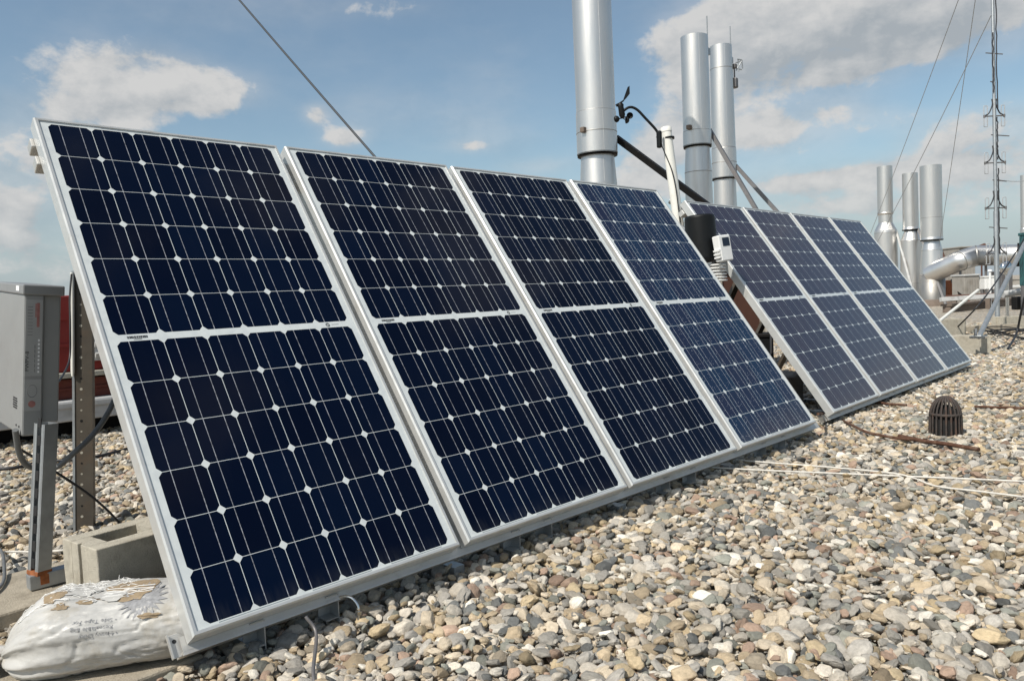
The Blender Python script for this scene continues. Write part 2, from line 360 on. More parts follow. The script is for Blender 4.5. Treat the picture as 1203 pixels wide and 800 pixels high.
# ------------------------------------------------------------------ ground and gravel
def gravel_color(t, fac):
    """stone colour from a 0..1 number"""
    r = t.new('ShaderNodeValToRGB'); cr = r.color_ramp; cr.interpolation = 'CONSTANT'
    pal = [(0, (.47, .40, .305)), (.16, (.38, .305, .21)), (.27, (.30, .28, .245)), (.38, (.51, .46, .385)), (.51, (.145, .147, .14)),
           (.585, (.37, .345, .305)), (.71, (.34, .245, .185)), (.765, (.24, .24, .205)), (.84, (.59, .55, .475)), (.92, (.43, .345, .225))]
    while len(cr.elements) < len(pal): cr.elements.new(.5)
    for el_, (p, c) in zip(cr.elements, pal): el_.position = p; el_.color = c4(c)
    t.put(r.inputs[0], fac); return r.outputs[0]
gm = bpy.data.materials.new('gravel_bed'); gm.use_nodes = True
t = NT(gm.node_tree); b = t.n['Principled BSDF']; co = t.new('ShaderNodeTexCoord').outputs['Object']
vo = t.new('ShaderNodeTexVoronoi'); t.put(vo.inputs['Vector'], co); vo.inputs['Scale'].default_value = 24
sx = t.new('ShaderNodeSeparateColor'); t.put(sx.inputs[0], vo.outputs['Color'])
cc = gravel_color(t, sx.outputs[0])
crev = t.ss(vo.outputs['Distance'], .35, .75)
cc = t.mix(t.m('MULTIPLY', crev, .4), cc, c4((.07, .06, .05)))  # shade in the gaps between stones, painted into the colour
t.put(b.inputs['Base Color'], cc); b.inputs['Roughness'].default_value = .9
bp = t.new('ShaderNodeBump'); bp.inputs['Strength'].default_value = .9; bp.inputs['Distance'].default_value = .02
t.put(bp.inputs['Height'], t.m('SUBTRACT', 1.0, vo.outputs['Distance'])); t.put(b.inputs['Normal'], bp.outputs[0])
mb = MB(); mb.grid([[(-600, -600, 0), (900, -600, 0)], [(-600, 900, 0), (900, 900, 0)]], smooth=False)
for v in mb.bm.verts: v.co.z = -.028
g = mb.build('ground', gm); tag(g, kind='structure')

SLABS = []     # rectangles (x0, x1, y0, y1) the gravel keeps clear of
def clear_of(x, y):
    ok = np.ones(len(x), bool)
    for (x0, x1, y0, y1) in SLABS: ok &= ~((x > x0) & (x < x1) & (y > y0) & (y < y1))
    return ok
def build_gravel():
    def layer(sp, dmin, dmax, zlo, zhi, smul):
        X, Y = np.meshgrid(np.arange(-1.5, 17, sp), np.arange(-4.5, 17, sp)); X = X.ravel(); Y = Y.ravel()
        X = X+RNG.uniform(-.6, .6, len(X))*sp; Y = Y+RNG.uniform(-.6, .6, len(Y))*sp
        P = np.stack([X, Y, np.full_like(X, -CAMH)], 1)
        dep = P@np.array(CF); px = CX+FPX*(P@np.array(CR))/np.maximum(dep, .05); py = CY-FPX*(P@np.array(CU))/np.maximum(dep, .05)
        k = (dep > .5) & (px > -260) & (px < 1460) & (py < 1100) & (dep >= dmin) & (dep < dmax) & clear_of(X, Y)
        X, Y = X[k], Y[k]; n = len(X)
        a_ = np.clip(.0156*np.exp(.31*RNG.standard_normal(n)), .0065, .031)*smul
        S = np.stack([a_, a_*RNG.uniform(.62, .92, n), a_*RNG.uniform(.34, .60, n)], 1)
        R = np.stack([RNG.normal(0, .38, n), RNG.normal(0, .38, n), RNG.uniform(0, 2*PI, n)], 1)
        Z = RNG.uniform(zlo, zhi, n)
        return np.stack([X, Y, Z], 1), S, R
    L = [layer(.021, 0, 3.2, -.014, -.004, .38), layer(.0250, 0, 5.5, -.024, -.012, 1.0), layer(.0285, 0, 5.5, -.012, .006, 1.08), layer(.075, 0, 5.5, .002, .009, 1.12),
         layer(.030, 5.5, 13, -.020, -.008, 1.15), layer(.036, 5.5, 13, -.008, .005, 1.25)]
    P = np.concatenate([q[0] for q in L]); S = np.concatenate([q[1] for q in L]); R = np.concatenate([q[2] for q in L]); n = len(P)
    me = bpy.data.meshes.new('gravel'); me.vertices.add(n); me.vertices.foreach_set('co', P.astype(np.float32).ravel())
    for nm, arr in (('scl', S), ('rot', R)):
        at = me.attributes.new(nm, 'FLOAT_VECTOR', 'POINT'); at.data.foreach_set('vector', arr.astype(np.float32).ravel())
    NV = 16
    at = me.attributes.new('kind_index', 'INT', 'POINT'); at.data.foreach_set('value', RNG.integers(0, NV, n).astype(np.int32))
    at = me.attributes.new('tone', 'FLOAT', 'POINT'); at.data.foreach_set('value', RNG.uniform(0, .9999, n).astype(np.float32))
    at = me.attributes.new('lum', 'FLOAT', 'POINT'); at.data.foreach_set('value', np.clip(RNG.normal(1.06, .22, n), .55, 1.55).astype(np.float32))
    me.update()
    o = bpy.data.objects.new('gravel', me); COL.objects.link(o)
    m = bpy.data.materials.new('river_stones'); m.use_nodes = True
    t = NT(m.node_tree); b = t.n['Principled BSDF']
    def ia(nm):
        q = t.new('ShaderNodeAttribute', attribute_type='INSTANCER', attribute_name=nm); return q.outputs['Fac']
    co = t.new('ShaderNodeTexCoord').outputs['Object']
    off = t.new('ShaderNodeCombineXYZ'); t.put(off.inputs[0], t.m('MULTIPLY', ia('tone'), 57.0)); t.put(off.inputs[1], t.m('MULTIPLY', ia('lum'), 31.0))
    co = t.vm('ADD', co, off.outputs[0])
    c = gravel_color(t, ia('tone'))
    nz = t.noise(co, 2.2, 8, .7)
    v = t.m('MULTIPLY', ia('lum'), t.ss(nz, .3, .7, .74, 1.2, 'LINEAR'))
    hs = t.new('ShaderNodeHueSaturation'); t.put(hs.inputs['Color'], c); t.put(hs.inputs['Value'], v); hs.inputs['Saturation'].default_value = 1.04
    sp = t.ss(t.noise(co, 9.0, 4, .7), .56, .70)
    c = t.mix(t.m('MULTIPLY', sp, .35), hs.outputs[0], c4((.16, .14, .12)))
    t.put(b.inputs['Base Color'], c); b.inputs['Roughness'].default_value = .8; b.inputs['Specular IOR Level'].default_value = .3
    bp = t.new('ShaderNodeBump'); bp.inputs['Strength'].default_value = .35; bp.inputs['Distance'].default_value = .06
    t.put(bp.inputs['Height'], t.noise(co, 5.0, 6, .7)); t.put(b.inputs['Normal'], bp.outputs[0])
    me.materials.append(m)
    ng = bpy.data.node_groups.new('scatter_stones', 'GeometryNodeTree')
    ng.interface.new_socket('Geometry', in_out='INPUT', socket_type='NodeSocketGeometry')
    ng.interface.new_socket('Geometry', in_out='OUTPUT', socket_type='NodeSocketGeometry')
    N = ng.nodes; Lk = ng.links
    gi = N.new('NodeGroupInput'); go = N.new('NodeGroupOutput')
    jn = N.new('GeometryNodeJoinGeometry')
    for k in range(NV-1, -1, -1):
        ico = N.new('GeometryNodeMeshIcoSphere'); ico.inputs['Radius'].default_value = 1.0; ico.inputs['Subdivisions'].default_value = 4
        sp_ = N.new('GeometryNodeSetPosition'); pos = N.new('GeometryNodeInputPosition')
        ad = N.new('ShaderNodeVectorMath'); ad.operation = 'ADD'; ad.inputs[1].default_value = (k*7.3, k*3.1, k*11.7)
        nt_ = N.new('ShaderNodeTexNoise'); nt_.inputs['Scale'].default_value = .75+.1*(k % 4); nt_.inputs['Detail'].default_value = 2.5 if k % 3 else 4
        sb = N.new('ShaderNodeVectorMath'); sb.operation = 'SUBTRACT'; sb.inputs[1].default_value = (.5, .5, .5)
        scv = N.new('ShaderNodeVectorMath'); scv.operation = 'SCALE'; scv.inputs['Scale'].default_value = .85 if k % 3 else 1.25
        Lk.new(pos.outputs[0], ad.inputs[0]); Lk.new(ad.outputs[0], nt_.inputs['Vector']); Lk.new(nt_.outputs['Color'], sb.inputs[0]); Lk.new(sb.outputs[0], scv.inputs[0])
        # a broken facet or two: flatten what lies beyond a plane
        Lk.new(ico.outputs['Mesh'], sp_.inputs['Geometry']); Lk.new(scv.outputs[0], sp_.inputs['Offset'])
        last = sp_.outputs[0]
        for j in range((k % 4) if k % 2 else (1 if k % 4 == 2 else 0)):
            rr = random.Random(k*9+j); nn = Vector((rr.uniform(-1, 1), rr.uniform(-1, 1), rr.uniform(-.4, 1))).normalized(); dd = rr.uniform(.45, .72)
            p2 = N.new('GeometryNodeInputPosition'); dt = N.new('ShaderNodeVectorMath'); dt.operation = 'DOT_PRODUCT'; dt.inputs[1].default_value = nn
            mm = N.new('ShaderNodeMath'); mm.operation = 'SUBTRACT'; mm.inputs[1].default_value = dd
            mx = N.new('ShaderNodeMath'); mx.operation = 'MAXIMUM'; mx.inputs[1].default_value = 0
            ml = N.new('ShaderNodeVectorMath'); ml.operation = 'SCALE'; ml.inputs[0].default_value = -nn*.85
            s2 = N.new('GeometryNodeSetPosition')
            Lk.new(p2.outputs[0], dt.inputs[0]); Lk.new(dt.outputs['Value'], mm.inputs[0]); Lk.new(mm.outputs[0], mx.inputs[0]); Lk.new(mx.outputs[0], ml.inputs['Scale'])
            Lk.new(last, s2.inputs['Geometry']); Lk.new(ml.outputs[0], s2.inputs['Offset']); last = s2.outputs[0]
        sm = N.new('GeometryNodeSetShadeSmooth'); Lk.new(last, sm.inputs['Geometry'])
        g2 = N.new('GeometryNodeGeometryToInstance'); Lk.new(sm.outputs[0], g2.inputs[0]); Lk.new(g2.outputs[0], jn.inputs[0])
    ip = N.new('GeometryNodeInstanceOnPoints'); ip.inputs['Pick Instance'].default_value = True
    def na(nm, dt):
        q = N.new('GeometryNodeInputNamedAttribute'); q.data_type = dt; q.inputs[0].default_value = nm
        return next(s for s in q.outputs if s.enabled and s.name == 'Attribute')
    e2r = N.new('FunctionNodeEulerToRotation')
    Lk.new(gi.outputs[0], ip.inputs['Points']); Lk.new(jn.outputs[0], ip.inputs['Instance'])
    Lk.new(na('kind_index', 'INT'), ip.inputs['Instance Index']); Lk.new(na('rot', 'FLOAT_VECTOR'), e2r.inputs[0])
    Lk.new(e2r.outputs[0], ip.inputs['Rotation']); Lk.new(na('scl', 'FLOAT_VECTOR'), ip.inputs['Scale'])
    smt = N.new('GeometryNodeSetMaterial'); smt.inputs['Material'].default_value = m
    Lk.new(ip.outputs[0], smt.inputs['Geometry']); Lk.new(smt.outputs[0], go.inputs[0])
    md = o.modifiers.new('scatter', 'NODES'); md.node_group = ng
    tag(o, 'loose beige and grey river stones covering the flat roof', 'gravel', kind='stuff')
    print('gravel stones', n)

# ------------------------------------------------------------------ solar panels
def frame_mb():
    mb = MB(); prof = [(0, -MD), (0, -.0055), (.0035, 0), (.0105, 0), (.0105, -MD)]
    corners = [((0, 0), (1, 1)), ((MW, 0), (-1, 1)), ((MW, MH), (-1, -1)), ((0, MH), (1, -1))]
    rings = [[mb.bm.verts.new((c[0]+s[0]*i, c[1]+s[1]*i, w_)) for i, w_ in prof] for c, s in corners]
    n = len(prof)
    for q in range(4):
        a_, b_ = rings[q], rings[(q+1) % 4]
        for k in range(n): mb.bm.faces.new((a_[k], b_[k], b_[(k+1) % n], a_[(k+1) % n]))
    return mb
def panel_proto():
    root = thing('solar_panel', (0, 0, 0), 'solar panel', 'solar panel', 'solar panels in the two tilted rows')
    frame_mb().build('frame', M['alu'], root)
    mb = MB(); mb.box((MW/2, MH/2, -.006), (MW-.0212, MH-.0212, .005)); lam = mb.build('laminate', [CELL_NEAR], root)
    # the mid bar carries a barcode label near its left end and a round emblem with a line of small print near its right end
    midy = MH-TOPM-6*PYC-GAPM/2; zt = -.0031
    mb = MB(); x = .062; rr = random.Random(3)
    while x < .112:
        wd = rr.choice((.0012, .002, .003)); mb.box((x+wd/2, midy+.001, zt), (wd, .0075, .0004)); x += wd+rr.choice((.001, .0016))
    mb.box((.087, midy-.0058, zt), (.02, .0014, .0004))
    mb.build('barcode_label', M['black'], root, parent=lam)
    mb = MB(); cx = MW-.112
    mb.tube([(cx+.0058*math.cos(q*PI/12), midy+.0058*math.sin(q*PI/12), zt) for q in range(24)], .0011, 5, closed=True)
    mb.box((cx+.0025, midy-.006, zt), (.005, .0016, .0004)); mb.box((cx+.001, midy+.0, zt), (.0015, .006, .0004))
    mb.mi = 1
    x = cx+.014
    for wd in (.004, .003, .005, .003, .004): mb.box((x+wd/2, midy, zt), (wd, .0016, .0003)); x += wd+.0015
    mb.build('round_emblem', [M['black'], M['stickerdark']], root, parent=lam)
    mb = MB(); mb.box((MW/2, MH-.16, -.032), (.12, .10, .026), bevel=.004); mb.build('junction_box', M['dark'], root)
    return root
PROTO = panel_proto()
def copy_tree(o, parent=None):
    c = o.copy(); COL.objects.link(c); c.parent = parent
    for ch in [q for q in o.children]: copy_tree(ch, c)
    return c
CELLMATS = {}
def place_panel(i, origin, yaw, tilt, label, cmat):
    o = PROTO if i == 0 else copy_tree(PROTO)
    ex = Vector((math.cos(yaw), math.sin(yaw), 0)); back = Vector((-math.sin(yaw), math.cos(yaw), 0))
    ey = back*math.cos(tilt)+Vector((0, 0, math.sin(tilt))); ez = ex.cross(ey)
    mt = Matrix((ex, ey, ez)).transposed().to_4x4(); mt.translation = origin
    o.matrix_world = mt; o['label'] = label
    lam = [c for c in o.children if c.name.startswith('laminate')][0]
    if i:
        if cmat not in CELLMATS: CELLMATS[cmat] = lam.data.copy(); CELLMATS[cmat].materials[0] = cmat
        lam.data = CELLMATS[cmat]
    return o
A1 = dict(o=Vector((.633, 1.647, CAMH-.698)), tilt=.954, yaw=0.0, step=.797)
A2 = dict(o=Vector((4.280, 1.757, CAMH-.727)), tilt=.961, yaw=.033, step=.800)
LBL1 = ['dark navy solar panel nearest the camera, its lower corner beside the white sandbag',
        'dark navy solar panel second from the sandbag, below the long thin wire in the sky',
        'dark navy solar panel third from the sandbag, left of the tallest wide silver stack',
        'speckled blue solar panel standing directly before the white weather pole and tallest stack']
LBL2 = ['violet grey solar panel right behind the black rain bucket, fully bare white frame side',
        'violet grey solar panel second from the black rain bucket in the far row',
        'violet grey solar panel third from the black rain bucket in the far row',
        'violet blue solar panel farthest away, at the end beside the concrete blocks']
LBL2[0] = 'violet grey solar panel right behind the black rain bucket in the far row'
def array_axes(A):
    ex = Vector((math.cos(A['yaw']), math.sin(A['yaw']), 0)); back = Vector((-math.sin(A['yaw']), math.cos(A['yaw']), 0))
    ey = back*math.cos(A['tilt'])+Vector((0, 0, math.sin(A['tilt']))); return ex, ey, ex.cross(ey), back
for r_, (A, LB) in enumerate(((A1, LBL1), (A2, LBL2))):
    ex, ey, ez, back = array_axes(A)
    for k in range(4):
        j = Vector((0, 0, 0)) if r_ else ez*[0, .002, -.001, .001][k]
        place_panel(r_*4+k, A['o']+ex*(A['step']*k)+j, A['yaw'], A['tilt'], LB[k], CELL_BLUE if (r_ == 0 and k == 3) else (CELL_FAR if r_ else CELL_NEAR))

# racks that carry the panels
def slotted_post(mb, base, top, wdt, dep, th=.004):
    """C-profile: web towards the camera side with two flanges"""
    base, top = Vector(base), Vector(top); up = (top-base); L = up.length; up.normalize()
    xx = Vector((1, -.55, 0)).normalized(); xx = (xx-up*xx.dot(up)).normalized(); yy = up.cross(xx)
    rot = Matrix((xx, yy, up)).transposed(); mid = (base+top)/2
    mb.box(mid, (wdt, th, L), rot); mb.box(mid-xx*(wdt/2-th/2)+yy*(dep/2), (th, dep, L-.001), rot); mb.box(mid+xx*(wdt/2-th/2)+yy*(dep/2), (th, dep, L-.001), rot)
    return rot, xx, yy, up, L
def rack(A, label, rearx, group):
    ex, ey, ez, back = array_axes(A); Lr = A['step']*3+MW
    root = thing('panel_rack', A['o']+ex*(Lr/2)-Vector((0, 0, A['o'].z)), label, 'rack', group)
    o = A['o']
    # rails under the panels run along the row
    for v, x0, x1 in ((.02, -.012, Lr+.10), (MH-.055, -.010, Lr+.02), (MH-.125, -.010, Lr+.02)):
        c = o+ex*((x0+x1)/2)+ey*v-ez*(MD+.0225)
        mb = MB(); rot = Matrix((ex, ey, ez)).transposed()
        if v < .1:      # lower rail: a channel standing a little below the frames; a drilled plate closes its near end
            w0 = -MD-.0015; L_ = x1-x0; xm = o+ex*((x0+x1)/2)
            mb.box(xm-ey*.0135+ez*(w0-.024), (L_, .003, .048), rot); mb.box(xm+ey*.004+ez*(w0-.0015), (L_-.002, .034, .003), rot)
            mb.box(xm+ey*.004+ez*(w0-.0475), (L_-.002, .034, .003), rot); mb.box(xm-ey*.0175+ez*(w0-.003), (L_, .005, .006), rot)
            mb.box(o+ex*(x0-.002)+ey*.008+ez*(w0-.012), (.036, .052, .003), rot, bevel=.001)
            mb.box(o+ex*(x0-.0205)+ey*.008+ez*(w0-.007), (.003, .054, .010), rot)
        else: mb.box(c, (x1-x0, .034, .04), rot, bevel=.003)
        rl = mb.build('rail', M['rail'], root)
        if v < .1:
            mb = MB(); mb.lathe(o+ex*(x0-.008)+ey*.018+ez*(w0-.0103), ez, [(.0045, 0), (.0045, .0006)], 14, smooth=False); mb.build('bolt_hole', M['black'], root, parent=rl)
    # slanted beams up the back of each joint, rear legs
    for k, xx in enumerate(rearx):
        base = o+ex*xx; p0 = base+ey*.03-ez*(MD+.075); p1 = base+ey*(MH-.1)-ez*(MD+.075)
        mb = MB(); mb.box((p0+p1)/2, (.04, (p1-p0).length, .05), Matrix((ex, ey, ez)).transposed()); mb.build('back_beam', M['galvbrown'], root)
        foot = base+back*1.42; foot.z = -.02; tp = base+ey*(MH-.28)-ez*(MD+.11)+ex*.05
        if k or A is A2:
            mb = MB(); slotted_post(mb, foot+ex*.05, tp, .042, .03); mb.build('leg', M['galvbrown'], root)
        f0 = base+ex*.05+back*.06; f0.z = .008
        mb = MB(); mb.box((f0+foot)/2+Vector((0, 0, .012)), (.04, (foot-f0).length, .02), Matrix((ex, back, Vector((0, 0, 1)))).transposed()); mb.build('base_bar', M['galv'], root)
    # feet: bent brackets with a loop bolt under the lower rail
    for q in range(8):
        xx = [.16, .36, 1.02, 1.17, 1.86, 2.05, 2.66, 2.86][q]; p = o+ex*xx; s = q % 2
        mb = MB(); zc = o.z-.03
        mb.box((p.x, p.y+.075, zc*.5), (.034, .003, zc)); mb.box((p.x, p.y+.055, .012), (.036, .04, .003)); mb.box((p.x+.0185, p.y+.055, zc*.5), (.0025, .042, zc))
        mb.box((p.x, p.y+.055, zc), (.034, .042, .003))
        mb.build('foot_bracket', M['galv'], root)
        if q == 1 and A is A1:
            mb = MB()
            mb.tube(curve_pts([(p.x+.01, p.y+.05, zc*.8), (p.x+.035, p.y+.01, zc*.9), (p.x+.046, p.y-.012, zc*.6), (p.x+.043, p.y-.016, zc*.15)], 5), .0038, 7)
            mb.lathe((p.x+.045, p.y-.014, zc*.3), (0, 0, 1), [(.009, 0), (.009, .01), (.006, .01), (.006, .016)], 6, smooth=False)
            mb.build('loop_bolt', M['chrome'], root)
    return root
R1 = rack(A1, 'steel and aluminium rack carrying the near row of four dark panels', (.14, .78, 1.58, 2.38, 2.92), 'racks under the rows of panels')
R2 = rack(A2, 'steel rack carrying the far row of violet panels behind the weather pole', (.36, .80, 1.58, 2.38, 3.05), 'racks under the rows of panels')
# the perforated rear leg that shows left of the near row
b0 = G(99, 622); b0.z = -.02
tp = D(97.5, 318, PX(b0)[2]+.02)
mb = MB(); rt_, lx, ly, lu, lL = slotted_post(mb, b0, tp, .060, .035, .004)
for k in range(28):
    c = b0+lu*(.07+k*.040)-ly*.0022-lx*.008
    mb.mi = 2 if (k % 4 == 1) else 1
    r_ = .0036 if k % 3 else .0050
    mb.lathe(c, -ly, [(r_, 0), (r_, .0006)], 10, smooth=False)
mb.mi = 3; mb.box((b0+tp)/2-lx*.034+ly*.012, (.008, .034, lL-.004), rt_)
leg = mb.build('leg', [M['galvbrown'], M['beige'], M['blackiron'], M['galv']], R1, origin=R1.location)
mb = MB(); q0 = b0-lx*.034-ly*.012
mb.tube([q0+lu*.60, q0+lu*.62, q0+lu*(lL-.01)], [.005, .007, .007], 10); mb.build('conduit', M['pvc'], R1, parent=leg, origin=R1.location)

# ------------------------------------------------------------------ left corner: pavers, block, bag, inverter
def rough_slab(name, c, size, label, rotz=0.0, group=None, m=None):
    mb = MB(); mb.box((0, 0, 0), size, None, bevel=.006)
    bmesh.ops.subdivide_edges(mb.bm, edges=mb.bm.edges[:], cuts=5, use_grid_fill=True)
    for v in mb.bm.verts:
        n = mnoise.noise_vector(v.co*14+Vector(c)*3); v.co += n*.0035
    rm = Matrix.Rotation(rotz, 4, 'Z'); bmesh.ops.transform(mb.bm, matrix=Matrix.Translation(c) @ rm, verts=mb.bm.verts)
    o = mb.build(name, m or M['paver'], origin=c); tag(o, label, 'paver', group); return o
PZ = .035
pA = G(40, 712, PZ)                      # front edge of the paver that carries the strut
rough_slab('concrete_paver', (pA.x-.02+.0, pA.y+.19, PZ-.025), (.60, .36, .05), 'weathered concrete paver under the grey strut post and the concrete block', .0, 'concrete pavers')
SLABS.append((pA.x-.32, pA.x+.28, pA.y+.01, pA.y+.37))
pB = G(150, 790, .0)
rough_slab('concrete_paver', (.40, 1.97, -.012), (.58, .46, .05), 'sandy concrete paver lying under the white sandbag', .0, 'concrete pavers')
SLABS.append((.10, .69, 1.74, 2.2))

# concrete block with two cores, frogged end
BW, BL, BH = .19, .39, .19
zb = PZ+.003
cT = G(113, 646, zb+BH)                  # near left top corner
def block_mb(L, W_, H_, cores=2, groove=True):
    """hollow block, cores open upward: outline with holes built from walls"""
    mb = MB(); th = .050
    xs = [0, th]; cw = (L-th*(cores+1))/cores
    for k in range(cores): xs += [xs[-1]+cw, xs[-1]+cw+th]
    mb.box((L/2, th/2, H_/2), (L, th, H_), bevel=.0025); mb.box((L/2, W_-th/2, H_/2), (L, th, H_), bevel=.0025)
    for k in range(cores+1):
        x0, x1 = xs[2*k], xs[2*k+1]
        if k == 0 and groove:
            mb.box((th/2+.006, W_/2, H_/2-.0005), (th-.012, W_-2*th+.001, H_-.001))
            for yy in (th+.018, W_-th-.018): mb.box((th/2, yy, H_/2-.0003), (th-.001, .036, H_-.0006), bevel=.002)
        else: mb.box(((x0+x1)/2, W_/2, H_/2-.0005), (th-.001, W_-2*th+.001, H_-.001))
    return mb
def place_block(c, rotz, label, L=BL, W_=BW, H_=BH, on_side=False, group='hollow concrete blocks', cores=2):
    mb = block_mb(L, W_, H_, cores)
    mt = Matrix.Rotation(rotz, 4, 'Z')
    if on_side: mt = mt @ Matrix.Translation((0, H_, 0)) @ Matrix.Rotation(PI/2, 4, 'X')
    bmesh.ops.subdivide_edges(mb.bm, edges=[e_ for e_ in mb.bm.edges if e_.calc_length() > .06], cuts=4, use_grid_fill=True)
    for v in mb.bm.verts: v.co += mnoise.noise_vector(v.co*40+Vector(c)*2)*.0016
    bmesh.ops.transform(mb.bm, matrix=Matrix.Translation(c) @ mt, verts=mb.bm.verts)
    o = mb.build('concrete_block', M['cmu'], origin=c); tag(o, label, 'concrete block', group); return o
place_block(Vector((cT.x, cT.y, zb)), .14, 'hollow concrete block on the paver behind the white sandbag')

# strut post with its rusty foot, holding the inverter
sb = G(45.5, 690, PZ); sb.z = PZ; SD = PX(sb)[2]
top = D(54.5, 497, SD-.01)
root = thing('strut_post', sb, 'grey slotted steel post with a rusty foot under the grey inverter', 'post')
mb = MB(); sw = .041; su = (top-sb).normalized(); Lp = (top-sb).length-.045
sx_ = Vector((math.cos(.38), math.sin(.38), 0)); sx_ = (sx_-su*sx_.dot(su)).normalized(); sy_ = su.cross(sx_); srot = Matrix((sx_, sy_, su)).transposed()
def sp(x, y, z): return sb+sx_*x+sy_*y+su*z
zm = .045+Lp/2
mb.box(sp(0, -sw/2, zm), (sw, .003, Lp), srot); mb.box(sp(sw/2-.0015, 0, zm), (.003, sw-.004, Lp), srot); mb.box(sp(0, sw/2, zm), (sw, .003, Lp), srot)
mb.box(sp(-sw/2+.0015, -sw/2+.007, zm), (.003, .009, Lp-.002), srot); mb.box(sp(-sw/2+.0015, sw/2-.007, zm), (.003, .009, Lp-.002), srot)
mb.mi = 1
for k in range(9): mb.box(sp(-sw/2-.0005, -.002, .075+k*.05), (.003, .013, .028), srot, bevel=.001)
mb.mi = 2; mb.box(sp(0, 0, .047), (.0445, .0465, .012), srot, bevel=.001); mb.box((sb.x+.012, sb.y-.0218, sb.z+.026), (.022, .001, .028))
post = mb.build('post', [M['galv'], M['black'], M['rustpatch']], root)
mb = MB(); mb.box((sb.x+.075, sb.y, sb.z+.0225), (.20, .042, .041), bevel=.002); chn = mb.build('base_channel', M['galv'], root)

# inverter hung on the strut: chassis towards +X, cover towards -X
ic = D(28.5, 346, 2.20)                   # near upper corner of the cover
HI, DYI, CW_, KW = .412, .34, .052, .046
root = thing('inverter', Vector((ic.x, ic.y, ic.z)), 'grey solar inverter cabinet with stickers at the left edge, mounted on a post', 'inverter')
root.rotation_euler = Matrix.Rotation(math.radians(5.8), 3, Vector((CF.x, CF.y, 0)).normalized()).to_euler()
def ibox(mb, x, y, z, sx, sy, sz, bevel=0.0): mb.box(ic+Vector((x, y, z)), (sx, sy, sz), None, bevel)
mb = MB(); ibox(mb, CW_/2, DYI/2, -HI/2, CW_, DYI, HI, .005); cover = mb.build('cover', M['grey'], root)
mb = MB(); ibox(mb, CW_+KW/2-.001, DYI/2+.005, -HI/2+.018, KW, DYI-.01, HI-.034, .004); mb.build('chassis', M['grey'], root)
mb = MB(); ibox(mb, (CW_+KW)/2, DYI/2, .014, CW_+KW+.010, DYI+.012, .030, .004); lid = mb.build('lid', M['greycap'], root)
mb = MB(); ibox(mb, CW_+KW+.004, DYI/2+.01, -HI/2, .010, .14, HI-.08); mb.build('mounting_plate', M['galv'], root)
PR = [M['sticker'], M['redprint'], M['black'], M['white'], M['stickerdark']]
mb = MB(); ibox(mb, .026, -.0004, -.125, .043, .001, .222); ibox(mb, .026, -.0004, -.292, .043, .001, .092)
mb.mi = 1; ibox(mb, .036, -.0014, -.058, .007, .0006, .070); ibox(mb, .030, -.0014, -.045, .003, .0006, .040)
mb.lathe(ic+Vector((.024, -.0010, -.318)), (0, -1, 0), [(.0095, 0), (.0095, .0006)], 20, smooth=False)
mb.mi = 2; put_text(mb, 'FWPV-8', .0155, lambda x, y: ic+Vector((.0145-y*.9, -.0014, -.222+x*1.1)))
mb.mi = 3
for k in range(9): ibox(mb, .039, -.0013, -.132-k*.0115, .0045, .0006, .006)
mb.mi = 4
for k in range(10): ibox(mb, .016, -.0013, -.035-k*.009, .013, .0005, .0016)
for k in range(6): ibox(mb, .029, -.0013, -.15-k*.014, .0014, .0006, .010)
mb.tube([ic+Vector((.024+.0125*math.cos(q*PI/10), -.0011, -.280+.018*math.sin(q*PI/10))) for q in range(20)], .0007, 5, closed=True)
mb.build('sticker', PR, root, parent=cover)
mb = MB(); ibox(mb, -.0056, .05, .016, .001, .034, .015); mb.build('white_sticker', M['white'], root, parent=lid)
mb = MB()
for k in range(5): ibox(mb, -.0004, .078, -HI+.075+k*.007, .001, .05 if k % 2 else .044, .0042)
mb.build('black_print', M['black'], root, parent=cover)
for yy in (.028, .06):
    mb = MB(); mb.lathe(ic+Vector((-.0005, yy, -HI+.025)), (-1, 0, 0), [(.0035, 0), (.0035, .0012)], 10, smooth=False); mb.build('screw', M['black'], root, parent=cover)

